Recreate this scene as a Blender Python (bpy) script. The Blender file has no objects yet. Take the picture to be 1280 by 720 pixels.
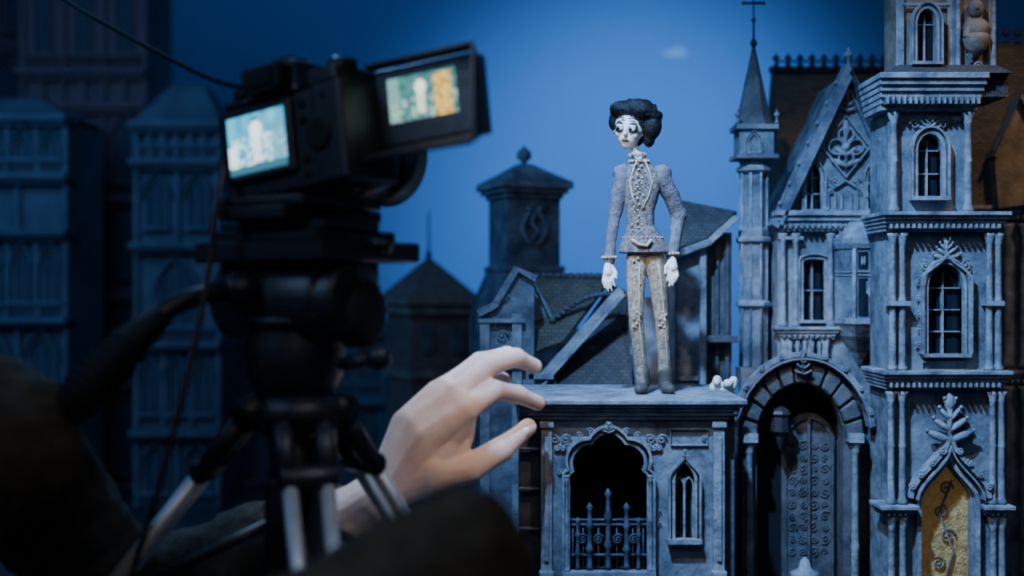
import bpy, bmesh, math, random
from mathutils import Vector, Matrix
from mathutils.geometry import tessellate_polygon
random.seed(7)
CZ=1.25; F=1600.0; DECK=0.8
def X(px,D): return (px-640)/F*D
def Z(py,D): return CZ-(py-360)/F*D
def P(px,py,D): return Vector((X(px,D),D,Z(py,D)))
def YB(D): return 360+(CZ-DECK)/D*F
sin=math.sin; cos=math.cos; pi=math.pi

# ---------------------------------------------------------------- materials
def mat(name,c1,c2=None,rough=.8,scale=40,bump=.3,metal=0,emit=None,es=0,sss=0,brick=None,detail=6,spec=.3):
    m=bpy.data.materials.new(name); m.use_nodes=True; nt=m.node_tree; n=nt.nodes; l=nt.links
    p=n['Principled BSDF']; p.inputs['Roughness'].default_value=rough; p.inputs['Metallic'].default_value=metal
    p.inputs['Specular IOR Level'].default_value=spec
    if c2 is None: c2=tuple(x*.75 for x in c1)
    tc=n.new('ShaderNodeTexCoord'); nz=n.new('ShaderNodeTexNoise'); nz.inputs['Scale'].default_value=scale
    nz.inputs['Detail'].default_value=detail; nz.inputs['Roughness'].default_value=.65
    l.new(tc.outputs['Object'],nz.inputs['Vector'])
    cr=n.new('ShaderNodeValToRGB'); cr.color_ramp.elements[0].position=.36; cr.color_ramp.elements[1].position=.62
    cr.color_ramp.elements[0].color=(*c2,1); cr.color_ramp.elements[1].color=(*c1,1)
    l.new(nz.outputs['Fac'],cr.inputs['Fac'])
    out=cr.outputs['Color']
    if brick:
        bt=n.new('ShaderNodeTexBrick'); bt.inputs['Scale'].default_value=brick
        bt.inputs['Color1'].default_value=(*c1,1); bt.inputs['Color2'].default_value=(*c2,1)
        bt.inputs['Mortar'].default_value=(c2[0]*.35,c2[1]*.35,c2[2]*.35,1); bt.inputs['Mortar Size'].default_value=.03
        mp=n.new('ShaderNodeMapping'); mp.inputs['Rotation'].default_value=(pi/2,0,0)
        l.new(tc.outputs['Object'],mp.inputs['Vector']); l.new(mp.outputs['Vector'],bt.inputs['Vector'])
        mx=n.new('ShaderNodeMixRGB'); mx.inputs['Fac'].default_value=.6
        l.new(out,mx.inputs[1]); l.new(bt.outputs['Color'],mx.inputs[2]); out=mx.outputs['Color']
    l.new(out,p.inputs['Base Color'])
    if bump:
        bp=n.new('ShaderNodeBump'); bp.inputs['Strength'].default_value=bump; bp.inputs['Distance'].default_value=.003
        n2=n.new('ShaderNodeTexNoise'); n2.inputs['Scale'].default_value=scale*4; n2.inputs['Detail'].default_value=8
        l.new(tc.outputs['Object'],n2.inputs['Vector']); l.new(n2.outputs['Fac'],bp.inputs['Height']); l.new(bp.outputs['Normal'],p.inputs['Normal'])
    if emit: p.inputs['Emission Color'].default_value=(*emit,1); p.inputs['Emission Strength'].default_value=es
    if sss:
        p.inputs['Subsurface Weight'].default_value=sss; p.inputs['Subsurface Radius'].default_value=(.01,.004,.002); p.inputs['Subsurface Scale'].default_value=.5
    return m
ST=mat('grey_stone',(.21,.235,.265),(.060,.070,.095),scale=24,bump=.7)
ST2=mat('carved_stone',(.29,.305,.325),(.10,.115,.145),scale=38,bump=.6)
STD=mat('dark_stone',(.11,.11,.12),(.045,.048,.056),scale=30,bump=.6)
STB=mat('brown_stone',(.25,.20,.15),(.11,.09,.07),scale=30,bump=.5)
SLATE=mat('slate_roof',(.075,.073,.075),(.035,.035,.038),scale=60,brick=60,bump=.6)
SLATEB=mat('brown_roof',(.12,.10,.075),(.055,.05,.042),scale=40,brick=55,bump=.6)
BRICK=mat('brown_brick',(.19,.13,.11),(.10,.075,.065),scale=40,brick=45,bump=.5)
BGST=mat('distant_stone',(.13,.15,.18),(.075,.09,.11),scale=9)
BGRED=mat('distant_brick',(.26,.12,.13),(.12,.08,.09),scale=9,brick=30)
BGPANE=mat('distant_pane',(.06,.07,.09),rough=.8,bump=0)
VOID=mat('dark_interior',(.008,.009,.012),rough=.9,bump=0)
GLASS=mat('dark_glass',(.012,.016,.025),rough=.18,bump=0,spec=.5)
IRON=mat('black_iron',(.04,.04,.05),rough=.5,metal=.3,bump=.2,scale=80)
RAIL=mat('painted_railing',(.10,.12,.16),(.04,.05,.07),rough=.6,bump=.3,scale=80)
GOLD=mat('gold_glow_window',(.55,.38,.15),(.20,.12,.04),rough=.6,scale=90,bump=.9,emit=(.8,.45,.12),es=.06)  # faint emission stands in for gold light inside the window
BLK=mat('black_plastic',(.026,.026,.030),(.016,.016,.019),rough=.42,scale=100,bump=.1,spec=.5)
RUB=mat('black_rubber',(.018,.018,.02),rough=.75,scale=200,bump=.4)
CHR=mat('brushed_aluminium',(.75,.75,.77),(.6,.6,.62),rough=.42,metal=.6,scale=50,bump=.05)
SKIN=mat('pale_skin',(.84,.64,.56),(.76,.51,.42),rough=.5,scale=22,bump=.18,sss=.2)
NAIL=mat('fingernail',(.90,.76,.72),rough=.22,bump=0)
OLIVE=mat('dark_olive_cloth',(.085,.072,.050),(.045,.040,.030),rough=.95,scale=60,bump=.6)
TROU=mat('dark_cloth',(.02,.02,.025),rough=.95,bump=.4)
HAIRM=mat('black_hair',(.008,.007,.009),(.015,.013,.016),rough=.5,scale=120,bump=.6)
PFACE=mat('puppet_porcelain',(.90,.86,.80),(.82,.78,.72),rough=.45,bump=.1)
PJACK=mat('puppet_jacket',(.36,.32,.31),(.09,.085,.10),rough=.8,scale=300,bump=.9)
PSLV=mat('puppet_sleeve',(.19,.19,.22),(.10,.10,.13),rough=.85,scale=120,bump=.6)
PTROU=mat('puppet_trousers',(.46,.35,.24),(.18,.145,.12),rough=.85,scale=170,bump=.6)
PGOLD=mat('puppet_trim',(.70,.58,.42),(.38,.30,.22),rough=.5,metal=.1,scale=200,bump=.4)
PBOOT=mat('puppet_boot',(.10,.08,.07),rough=.5,bump=.2)
EYEW=mat('eye_white',(.75,.75,.73),rough=.2,bump=0)
EYEB=mat('eye_black',(.01,.01,.012),rough=.3,bump=0)
EYES=mat('eye_shadow_paint',(.03,.025,.03),rough=.7,bump=0)
LIP=mat('lip_paint',(.18,.05,.05),rough=.4,bump=0)
CORD=mat('braided_cord',(.09,.045,.04),(.03,.02,.02),rough=.8,scale=300,bump=.6)
BACK=mat('backdrop_blue_paint',(.24,.41,.68),(.225,.39,.655),rough=.95,scale=1.2,bump=0,spec=.05)
DECKM=mat('painted_plywood',(.06,.06,.065),(.035,.035,.04),rough=.85,scale=8)
FLOORM=mat('studio_concrete',(.05,.05,.055),(.03,.03,.035),rough=.8,scale=3)
CLOUD=mat('cloud_paint',(.80,.85,.92),rough=.95,bump=0)
WHT=mat('chalky_plaster',(.72,.72,.70),(.5,.5,.5),rough=.8,scale=90,bump=.5)

# ---------------------------------------------------------------- mesh builder
class B:
    def __init__(s): s.v=[]; s.f=[]; s.sm=[]; s.M=None
    def add(s,vs,fs,smooth=False):
        o=len(s.v)
        vs=[Vector(v) for v in vs]
        if s.M is not None: vs=[s.M@v for v in vs]
        s.v+=vs; s.f+=[tuple(i+o for i in f) for f in fs]; s.sm+=[smooth]*len(fs); return s
    def box(s,x0,x1,y0,y1,z0,z1): return s.frus((x0,x1,y0,y1,z0),(x0,x1,y0,y1,z1))
    def frus(s,a,b):
        vs=[(a[0],a[2],a[4]),(a[1],a[2],a[4]),(a[1],a[3],a[4]),(a[0],a[3],a[4]),(b[0],b[2],b[4]),(b[1],b[2],b[4]),(b[1],b[3],b[4]),(b[0],b[3],b[4])]
        return s.add(vs,[(3,2,1,0),(4,5,6,7),(0,1,5,4),(1,2,6,5),(2,3,7,6),(3,0,4,7)])
    def prism(s,poly,y0,y1,holes=()):
        loops=[list(poly)]+[list(h) for h in holes]
        flat=[p for lp in loops for p in lp]; n=len(flat)
        tris=tessellate_polygon([[Vector((p[0],p[1],0)) for p in lp] for lp in loops])
        vs=[(p[0],y0,p[1]) for p in flat]+[(p[0],y1,p[1]) for p in flat]
        fs=[tuple(t) for t in tris]+[tuple(i+n for i in reversed(t)) for t in tris]
        o=0
        for lp in loops:
            k=len(lp)
            for i in range(k):
                a=o+i; b=o+(i+1)%k; fs.append((a,b,b+n,a+n))
            o+=k
        return s.add(vs,fs)
    def band(s,pts,w,y0,y1,closed=False,side=0):
        n=len(pts); L=[];R=[]
        for i in range(n):
            a=Vector(pts[i-1]) if (i>0 or closed) else Vector(pts[i])
            b=Vector(pts[(i+1)%n]) if (i<n-1 or closed) else Vector(pts[i])
            d=(b-a); d=d.normalized() if d.length>1e-9 else Vector((1,0)); nn=Vector((-d.y,d.x)); p=Vector(pts[i])
            L.append(p+nn*w*(.5+side*.5)); R.append(p-nn*w*(.5-side*.5))
        vs=[];
        for i in range(n):
            vs+=[(L[i].x,y0,L[i].y),(R[i].x,y0,R[i].y),(R[i].x,y1,R[i].y),(L[i].x,y1,L[i].y)]
        fs=[]
        m=n if closed else n-1
        for i in range(m):
            a=4*i; b=4*((i+1)%n)
            for k in range(4): fs.append((a+k,a+(k+1)%4,b+(k+1)%4,b+k))
        if not closed: fs+=[(0,1,2,3),(4*n-4,4*n-1,4*n-2,4*n-3)]
        return s.add(vs,fs)
    def lathe(s,cx,cy,prof,n=14,smooth=True,rot=0,sq=1):
        vs=[];fs=[]
        for r,z in prof:
            for i in range(n):
                a=2*pi*i/n+rot; vs.append((cx+r*cos(a),cy+r*sin(a)*sq,z))
        m=len(prof)
        for j in range(m-1):
            for i in range(n): fs.append((j*n+i,j*n+(i+1)%n,(j+1)*n+(i+1)%n,(j+1)*n+i))
        fs.append(tuple(range(n-1,-1,-1))); fs.append(tuple((m-1)*n+i for i in range(n)))
        return s.add(vs,fs,smooth)
    def tube(s,pts,r,n=8,smooth=True,flat=1):
        pts=[Vector(p) for p in pts]; m=len(pts); rs=r if isinstance(r,(list,tuple)) else [r]*m
        vs=[];fs=[];ref=None
        for j in range(m):
            d=(pts[min(j+1,m-1)]-pts[max(j-1,0)])
            d=d.normalized() if d.length>1e-9 else Vector((0,0,1))
            if ref is None: ref=Vector((0,1,0)) if abs(d.y)<.9 else Vector((1,0,0))
            u=d.cross(ref).normalized(); w=u.cross(d).normalized(); ref=w
            for i in range(n):
                a=2*pi*i/n; vs.append(pts[j]+u*cos(a)*rs[j]+w*sin(a)*rs[j]*flat)
        for j in range(m-1):
            for i in range(n): fs.append((j*n+i,j*n+(i+1)%n,(j+1)*n+(i+1)%n,(j+1)*n+i))
        fs.append(tuple(range(n-1,-1,-1))); fs.append(tuple((m-1)*n+i for i in range(n)))
        return s.add(vs,fs,smooth)
    def ball(s,c,r,n=12,m=8):
        if not isinstance(r,(list,tuple)): r=(r,r,r)
        c=Vector(c); vs=[(c.x,c.y,c.z-r[2])];fs=[]
        for j in range(1,m):
            t=-pi/2+pi*j/m
            for i in range(n):
                a=2*pi*i/n; vs.append((c.x+r[0]*cos(t)*cos(a),c.y+r[1]*cos(t)*sin(a),c.z+r[2]*sin(t)))
        vs.append((c.x,c.y,c.z+r[2])); L=len(vs)-1
        for i in range(n):
            fs.append((0,1+(i+1)%n,1+i)); fs.append((L,L-n+i,L-n+(i+1)%n))
        for j in range(m-2):
            for i in range(n): fs.append((1+j*n+i,1+j*n+(i+1)%n,1+(j+1)*n+(i+1)%n,1+(j+1)*n+i))
        return s.add(vs,fs,True)
    def limb(s,pts,rs,n=14):
        for p,r in zip(pts,rs): s.ball(p,r,n,10)
        for i in range(len(pts)-1): s.tube([pts[i],pts[i+1]],[rs[i],rs[i+1]],n)
        return s
    def pb(s,D,a,b,t,u,pr,bk): return s.box(X(a,D),X(b,D),D-pr,D+bk,Z(u,D),Z(t,D))
WL={}
def W(o): return WL.get(o.name,Vector((0,0,0)))
def thing(name,label,cat,loc,group=None):
    o=bpy.data.objects.new(name,None); o.empty_display_size=.02; bpy.context.scene.collection.objects.link(o)
    o.location=loc; WL[o.name]=Vector(loc); o['label']=label; o['category']=cat
    if group: o['group']=group
    return o
NOSPLIT={'roof_cresting','lace_trim','embroidery','hair_strands','focus_ring','lit_screen','iron_railing','pane_tracery','door_relief','cornices_and_pilasters','window','body','dark_interior','voussoir_ring','leg','leg_tube','tabletop','sleeves','carved_medallion','carved_bust','arched_window_frame','ogee_doorway_frame','cornice','cross','hanging_lantern','fluid_head','grip','cuff'}
def clusters(b,eps=.0012):
    par=list(range(len(b.v)))
    def fd(i):
        while par[i]!=i: par[i]=par[par[i]]; i=par[i]
        return i
    for f in b.f:
        r=fd(f[0])
        for i in f[1:]: par[fd(i)]=r
    isl={}
    for k,f in enumerate(b.f): isl.setdefault(fd(f[0]),[]).append(k)
    L=[]
    for fs in isl.values():
        ids={i for k in fs for i in b.f[k]}
        lo=[min(b.v[i][a] for i in ids)-eps for a in range(3)]; hi=[max(b.v[i][a] for i in ids)+eps for a in range(3)]
        L.append([fs,lo,hi])
    n=len(L); pr=list(range(n))
    def f2(i):
        while pr[i]!=i: i=pr[i]
        return i
    for i in range(n):
        for j in range(i):
            if all(L[i][1][a]<=L[j][2][a] and L[j][1][a]<=L[i][2][a] for a in range(3)): pr[f2(i)]=f2(j)
    C={}
    for i in range(n): C.setdefault(f2(i),[]).extend(L[i][0])
    return list(C.values())
def part(name,b,m,parent=None,label=None,bevel=0,remesh=0,smooth=0,T=None,kind=None,disp=None,cat=None,seg=1):
    if parent is not None and not remesh and name not in NOSPLIT:
        C=clusters(b)
        if 2<=len(C)<=30:
            C.sort(key=len,reverse=True); first=None
            for fs in C:
                s=B(); mp={}
                for k in fs:
                    nf=[]
                    for i in b.f[k]:
                        if i not in mp: mp[i]=len(s.v); s.v.append(b.v[i])
                        nf.append(mp[i])
                    s.f.append(tuple(nf)); s.sm.append(b.sm[k])
                o=_part(name,s,m,parent,label,bevel,0,0,T,kind,disp,cat,seg)
                if first is None: first=o
            return first
    return _part(name,b,m,parent,label,bevel,remesh,smooth,T,kind,disp,cat,seg)
def _part(name,b,m,parent,label,bevel,remesh,smooth,T,kind,disp,cat,seg):
    vs=b.v
    if T is not None: vs=[T@v for v in vs]
    lo=Vector((min(v.x for v in vs),min(v.y for v in vs),min(v.z for v in vs))); hi=Vector((max(v.x for v in vs),max(v.y for v in vs),max(v.z for v in vs)))
    c=(lo+hi)/2
    me=bpy.data.meshes.new(name); me.from_pydata([v-c for v in vs],[],b.f)
    me.polygons.foreach_set('use_smooth',b.sm)
    bm=bmesh.new(); bm.from_mesh(me); bmesh.ops.recalc_face_normals(bm,faces=bm.faces); bm.to_mesh(me); bm.free()
    me.materials.append(m)
    o=bpy.data.objects.new(name,me); bpy.context.scene.collection.objects.link(o)
    if bevel:
        md=o.modifiers.new('bevel','BEVEL'); md.width=bevel; md.segments=seg; md.limit_method='ANGLE'; md.angle_limit=.6
    if remesh:
        md=o.modifiers.new('r','REMESH'); md.mode='VOXEL'; md.voxel_size=remesh; md.use_smooth_shade=True
        if smooth:
            md=o.modifiers.new('s','SMOOTH'); md.factor=.5; md.iterations=smooth
        if disp:
            tx=bpy.data.textures.new('wrinkle','CLOUDS'); tx.noise_scale=disp[0]; tx.noise_depth=2
            md=o.modifiers.new('d','DISPLACE'); md.texture=tx; md.strength=disp[1]; md.mid_level=.5
        dg=bpy.context.evaluated_depsgraph_get(); nm=bpy.data.meshes.new_from_object(o.evaluated_get(dg))
        o.modifiers.clear(); o.data=nm
        nm.polygons.foreach_set('use_smooth',[True]*len(nm.polygons))
        if not nm.materials: nm.materials.append(m)
    WL[o.name]=c
    if parent is not None: o.parent=parent; o.location=c-W(parent)
    else: o.location=c
    if label: o['label']=label
    if cat: o['category']=cat
    if kind: o['kind']=kind
    return o
def w2(pts,D): return [(X(p[0],D),Z(p[1],D)) for p in pts]
def arch(cx,hw,yb,ys,yt,kind='pointed',n=9):
    L=[(cx-hw,yb)]; A=[]; H=ys-yt
    for i in range(n+1):
        t=i/n
        if kind=='round': x=hw*cos(t*pi/2); y=H*sin(t*pi/2)
        elif kind=='ogee': x=hw*(.5+.5*cos(pi*t)); y=H*t
        elif kind=='cusp':
            k=.84+.16*abs(sin(3*t*pi/2*1.0)); x=hw*cos(t*pi/2)*k; y=H*sin(t*pi/2)*(k if t<.9 else 1)
            if i==0: x=hw
        else: x=hw*(1-t**1.8); y=H*t
        A.append((x,y))
    L+= [(cx-x,ys-y) for x,y in A]
    L+= [(cx+x,ys-y) for x,y in reversed(A[:-1])]
    L.append((cx+hw,yb)); return L
def window(root,D,cx,hw,yb,ys,yt,kind='pointed',fw=4,fm=ST2,pane=GLASS,pr=.006,bars=1,hbars=2,sill=True,rec=.012,name='window'):
    b=B(); pts=w2(arch(cx,hw,yb,ys,yt,kind),D); s=D/F
    b.band(pts,fw*s,D-pr,D+rec,side=1)
    b.band(w2(arch(cx,hw+fw+1.5,yb,ys,yt-fw-2,kind),D),fw*.5*s,D-pr*1.5,D+.002,side=1)
    for i in range(bars):
        x=cx-hw+2*hw*(i+1)/(bars+1); b.pb(D,x-1,x+1,yt+(ys-yt)*.35,yb,-.004,rec)
    for i in range(hbars):
        y=ys+(yb-ys)*(i)/(hbars) ; b.pb(D,cx-hw,cx+hw,y-.8,y+.8,-.005,rec)
    if sill: b.pb(D,cx-hw-fw*1.8,cx+hw+fw*1.8,yb,yb+fw,pr*1.8,.004)
    o=part(name,b,fm,root)
    g=B(); g.prism(w2(arch(cx,hw,yb,ys,yt,kind),D),D+rec-.001,D+rec+.002); part('window_pane',g,pane,o)
    return arch(cx,hw,yb,ys,yt,kind)
def cornice(root,D,a,c,t,u,pr,bk,m=ST2,steps=4,dent=True,over=8,name='cornice'):
    b=B(); n=steps; 
    for i in range(n):
        k=1-i/n; y0=t+(u-t)*i/n; y1=t+(u-t)*(i+1)/n
        b.pb(D,a-over*k**1.3,c+over*k**1.3,y0,y1,pr*(.25+.75*k),bk)
    if dent:
        x=a+2; yy=t+(u-t)*.62
        while x<c-3: b.pb(D,x,x+3,yy,yy+(u-t)*.25,pr*.85,0); x+=7
    return part(name,b,m,root,bevel=.0006)
def column(b,D,cx,t,u,r,pr,sq=False):
    s=D/F; rr=r*s; z1=Z(t,D); z0=Z(u,D); h=z1-z0; x=X(cx,D); y=D-pr
    b.lathe(x,y,[(rr*1.5,z0),(rr*1.5,z0+rr*.8),(rr*1.15,z0+rr*1.4),(rr,z0+rr*2),(rr*.92,z0+h*.5),(rr*1.15,z0+h*.52),(rr*.88,z0+h*.54),(rr*.85,z1-rr*3),(rr*1.1,z1-rr*2.6),(rr*1.0,z1-rr*2),(rr*1.5,z1-rr*.8),(rr*1.6,z1)],12)
def spiral(b,D,cx,cy,r,sx,pr,turns=1.4,a0=0,tw=1.1,n=18):
    s=D/F; pts=[]
    for i in range(n+1):
        t=i/n; a=a0+turns*2*pi*t; q=r*(1-.8*t)
        pts.append((X(cx+sx*q*cos(a),D),D-pr,Z(cy-q*sin(a),D)))
    b.tube(pts,[s*tw*(1-.3*i/n) for i in range(n+1)],6)
    b.ball(pts[-1],s*tw*1.5,8,6)
def leafcrest(b,D,cx,yb,yt,w,pr,tw=1.6,solid=True):
    # acanthus crest: tilted leaf lobes on a central stem, curled tips
    s=D/F; H=yb-yt; th=max(.0016,pr*.4)
    b.tube([P(cx,yb,D)-Vector((0,pr,0)),P(cx,yt+H*.25,D)-Vector((0,pr*1.1,0)),P(cx,yt,D)-Vector((0,pr,0))],[s*tw*1.5,s*tw*1.8,s*tw*.5],8)
    b.ball(P(cx,yt+H*.18,D)-Vector((0,pr,0)),(s*w*.22,th*1.2,H*s*.18),10,8)
    b.ball(P(cx,yt+H*.42,D)-Vector((0,pr*1.1,0)),s*tw*2.0,10,8)
    for sx in (-1,1):
        for k in range(4):
            L=w*(.95-.17*k)*s*.62; y=yb-H*(.10+.20*k); an=math.radians(68-13*k)
            c=P(cx,y,D)+Vector((sx*L*sin(an)*.8,-pr,L*cos(an)*.8))
            b.M=Matrix.Translation(c)@Matrix.Rotation(sx*an,4,'Y'); b.ball((0,0,0),(max(s*tw*1.15,L*.30),th,L),10,8); b.M=None
            tip=P(cx,y,D)+Vector((sx*L*sin(an)*1.75,-pr-th*.4,L*cos(an)*1.75+L*.1)); b.ball(tip,s*tw*1.15,8,6)
def finial(b,x,y,z,h,r):
    b.lathe(x,y,[(r*.5,z),(r*.9,z+h*.08),(r*.35,z+h*.2),(r*.3,z+h*.4),(r,z+h*.55),(r*.8,z+h*.68),(r*.25,z+h*.8),(r*.05,z+h)],10)

# ================================================================ studio shell
def struct(name,b,m,label):
    o=part(name,b,m); o['kind']='structure'; o['label']=label; return o
struct('floor',B().box(-3.5,3.5,-1.5,4.7,-.05,0),FLOORM,'dark concrete studio floor')
wb=struct('wall_back',B().box(-3.5,3.5,4.4,4.45,0,3.4),BACK,'matte blue painted sky backdrop wall')
struct('wall_left',B().box(-3.55,-3.5,-1.5,4.4,0,3.4),VOID,'black studio side wall')
struct('wall_right',B().box(3.5,3.55,-1.5,4.4,0,3.4),VOID,'black studio side wall')
b=B()
for dx,dz,r in((0,0,.026),(-.030,-.003,.018),(.026,-.004,.017),(.010,.010,.016)): b.ball((X(845,4.39)+dx,4.398,Z(66,4.39)+dz),(r,.003,r*.5))
part('painted_cloud',b,CLOUD,wb,label='small pale painted cloud')

b=B()
pl=[(-.22,.86),(1.6,.86),(1.6,3.9),(-1.7,3.9),(-1.7,1.02),(-.22,1.02)]
k=len(pl); b.add([(p[0],p[1],DECK-.04) for p in pl]+[(p[0],p[1],DECK) for p in pl],[tuple(range(k)),tuple(range(2*k-1,k-1,-1))]+[(i,(i+1)%k,(i+1)%k+k,i+k) for i in range(k)])
deck=thing('set_table','wide dark plywood table carrying the miniature town','table',(0,2.4,0))
part('tabletop',b,DECKM,deck)
for x,y in((-1.6,1.15),(-1.6,3.8),(1.5,.96),(1.5,3.8),(-.1,2.4),(.3,.96)):
    part('leg',B().box(x-.03,x+.03,y-.03,y+.03,0,DECK-.04),DECKM,deck)

# ================================================================ front building the puppet stands on
D=1.38; YBb=YB(D)
R=thing('miniature_building','grey-blue stone miniature vault with barred cusped window, puppet on its roof','miniature building',(X(788,D),D+.1,DECK))
WT=Z(498,D)
b=B()
hA=arch(760,48,712,592,541,'cusp',18); hB=arch(855,12,672,598,577,'pointed')
b.prism(w2([(676,YBb),(676,520),(905,520),(905,YBb)],D),D,D+.014,[w2(hA,D),w2(hB,D)])
b.box(X(676,D),X(690,D),D+.014,D+.19,DECK,Z(520,D)); b.box(X(892,D),X(905,D),D+.014,D+.19,DECK,Z(520,D))
b.box(X(676,D),X(905,D),D+.18,D+.19,DECK,Z(520,D)); b.box(X(676,D),X(905,D),D,D+.19,Z(524,D),Z(512,D))
b.pb(D,818,892,520,YBb,-.03,.18)
part('body',b,ST,R)
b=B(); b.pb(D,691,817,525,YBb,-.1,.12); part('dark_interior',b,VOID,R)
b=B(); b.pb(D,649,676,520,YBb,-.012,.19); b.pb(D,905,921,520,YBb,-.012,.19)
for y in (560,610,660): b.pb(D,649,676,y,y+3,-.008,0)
part('shade_strip_wing',b,STD,R,bevel=.0008)  # recessed side strips; shade beside the vault put in as dark stone
b=B(); b.pb(D,676,690,530,YBb,.007,0); b.pb(D,891,905,530,YBb,.007,0)
for a,c in((676,690),(891,905)):
    b.pb(D,a-2,c+2,526,534,.010,0); b.pb(D,a+4,c-4,545,700,.0095,0)
    b.pb(D,a-2,c+2,712,722,.011,0)
part('pilaster',b,ST2,R,bevel=.0008)
b=B()
b.pb(D,643,930,498,504,.022,.2); b.pb(D,647,926,504,508,.018,.2); b.pb(D,652,922,508,513,.013,.2); b.pb(D,658,916,513,519,.009,.2); b.pb(D,664,911,519,524,.005,.2)
part('cornice',b,ST2,R,bevel=.0008)
b=B(); s=D/F
b.band(w2(hA,D),4*s,D-.008,D+.014,side=1); b.band(w2(arch(760,55,712,590,533,'cusp',18),D),3*s,D-.012,D,side=1)
b.pb(D,702,818,712,718,.014,.01); b.pb(D,706,814,718,724,.009,.01)
for x in (708,812):
    column(b,D,x,592,712,3,.008)
leafcrest(b,D,760,541,526,9,.009,.9,False)
for sx in(-1,1):
    for k in range(3): spiral(b,D,760+sx*(22+14*k),537+9*k*k*.55+2,5,sx,.006,1.2,.5,.8)
wf=part('arched_window_frame',b,ST2,R)
b=B()
for i,x in enumerate((722,737,760,783,798)):
    top=(646,628,610,628,646)[i]
    z0=Z(711,D); h=Z(top,D)-z0; r=.0026 if i in(1,2,3) else .0019
    b.lathe(X(x,D),D-.001,[(r*1.7,z0),(r*1.2,z0+h*.06),(r,z0+h*.25),(r*1.9,z0+h*.3),(r,z0+h*.36),(r,z0+h*.6),(r*1.9,z0+h*.66),(r*1.0,z0+h*.72),(r*.9,z0+h*.88),(r*1.6,z0+h*.93),(r*.2,z0+h)],8)
for x in(716,729,748,771,791,804): b.tube([P(x,711,D+.002),P(x,652,D+.002)],.0009,6)
for y in(650,656,694): b.tube([P(712,y,D)+Vector((0,.001,0)),P(808,y,D)+Vector((0,.001,0))],.0016,6)
for x in (728,748,772,792): spiral(b,D,x,674,7,1,.0,1.6,.3,1.1)
part('iron_railing',b,RAIL,wf)
b=B(); g=B()
b.band(w2(hB,D),3.5*s,D-.007,D+.014,side=1); b.band(w2(arch(855,18,672,596,568,'ogee'),D),2.2*s,D-.010,D,side=1)
b.pb(D,834,876,672,678,.012,.01); b.pb(D,838,872,678,682,.007,0); b.pb(D,853.5,856.5,598,672,.002,.01)
b.band(w2(arch(849,4.5,672,606,597,'pointed',5),D),1.5*s,D-.001,D+.01,side=1); b.band(w2(arch(861,4.5,672,606,597,'pointed',5),D),1.5*s,D-.001,D+.01,side=1)
leafcrest(b,D,855,570,560,4,.008,.6,False)
w=part('lancet_window',b,ST2,R); g.prism(w2(hB,D),D+.012,D+.015); part('window_pane',g,GLASS,w)
b=B()
for cx,cy in((700,549),(820,549)):
    for sx in(-1,1):
        spiral(b,D,cx+sx*7,cy,6.5,sx,.003,1.3,.4,1.3); spiral(b,D,cx+sx*4,cy+10,4.5,sx,.003,1.3,2,1.2)
for x,y in((822,640),(822,655),(880,548),(700,590)):
    spiral(b,D,x,y,4,1,.002,1.2,0,.9)
b.band(w2([(838,536),(884,536),(884,556),(838,556)],D),1.5*s,D-.003,D,closed=True)
part('scrollwork',b,ST2,R)

# ================================================================ gabled house behind with slate roof
D=1.63; s=D/F; YBb=YB(D)
R=thing('miniature_house','stone miniature house with dark slate roof and pale sloping coping','miniature building',(X(700,D),D+.1,DECK))
b=B(); b.pb(D,672,792,498,YBb,0,.16); b.pb(D,604,672,452,YBb,-.02,.16); b.pb(D,790,832,372,YBb,-.03,.12)
part('body',b,ST,R)
b=B()
def slab(b,p,th):
    p=[Vector(q) for q in p]; nn=(p[1]-p[0]).cross(p[3]-p[0]).normalized()*th
    b.add(p+[q+nn for q in p],[(0,1,2,3),(7,6,5,4),(0,1,5,4),(1,2,6,5),(2,3,7,6),(3,0,4,7)])
slab(b,[P(674,490,D-.01),P(790,490,D-.01),P(790,372,D+.12),P(764,358,D+.12)],.006)
part('dark_roof',b,SLATE,R)
b=B()
slab(b,[P(645,452,D-.005),P(705,430,D-.005),P(764,352,D+.10),P(668,350,D+.10)],.006)
part('roof',b,SLATEB,R)
b=B()
def beam(b,p,q,w,h):
    p=Vector(p);q=Vector(q);d=(q-p).normalized();u=d.cross(Vector((0,1,0))).normalized();v=Vector((0,1,0))
    vs=[]
    for e in(p,q):
        for a,c in((-1,-1),(1,-1),(1,1),(-1,1)): vs.append(e+u*a*w/2+v*c*h/2)
    b.add(vs,[(0,1,2,3),(7,6,5,4)]+[(i,(i+1)%4,(i+1)%4+4,i+4) for i in range(4)])
beam(b,P(668,482,D-.015),P(776,362,D+.03),.010,.02); beam(b,P(672,488,D-.02),P(780,368,D+.025),.004,.024)
beam(b,P(660,470,D-.02),P(692,470,D-.02),.008,.02); b.pb(D,664,694,474,500,.02,.02)
part('sloping_coping',b,ST2,R,bevel=.0008)
b=B(); 
for i in range(16):
    t=i/15; p=P(690+90*t,404-14*sin(t*pi)-30*t,D+.05+.03*t)+Vector((0,-.03,.004)); b.ball(p,(.0045,.006,.0035),8,6)
for i in range(12):
    t=i/11; b.ball(P(672+92*t,349,D+.10)+Vector((0,-.002,.004)),(.006,.006,.005),8,6)
part('ridge_tiles',b,STD,R)
b=B(); b.prism(w2([(664,402),(668,356),(690,402)],1.66),1.66,1.70); b.band(w2([(664,402),(668,354),(692,402)],1.66),.005,1.653,1.70)
part('dormer',b,ST,R)
b=B(); D2=1.60
b.prism(w2([(600,YB(D2)),(600,395),(606,388),(622,384),(648,340),(668,352),(668,YB(D2))],D2),D2,D2+.03)
part('side_gable',b,ST,R,bevel=.001)
b=B(); b.band(w2([(600,396),(622,384),(648,340),(668,352)],D2),.009,D2-.008,D2+.03,side=1)
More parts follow.
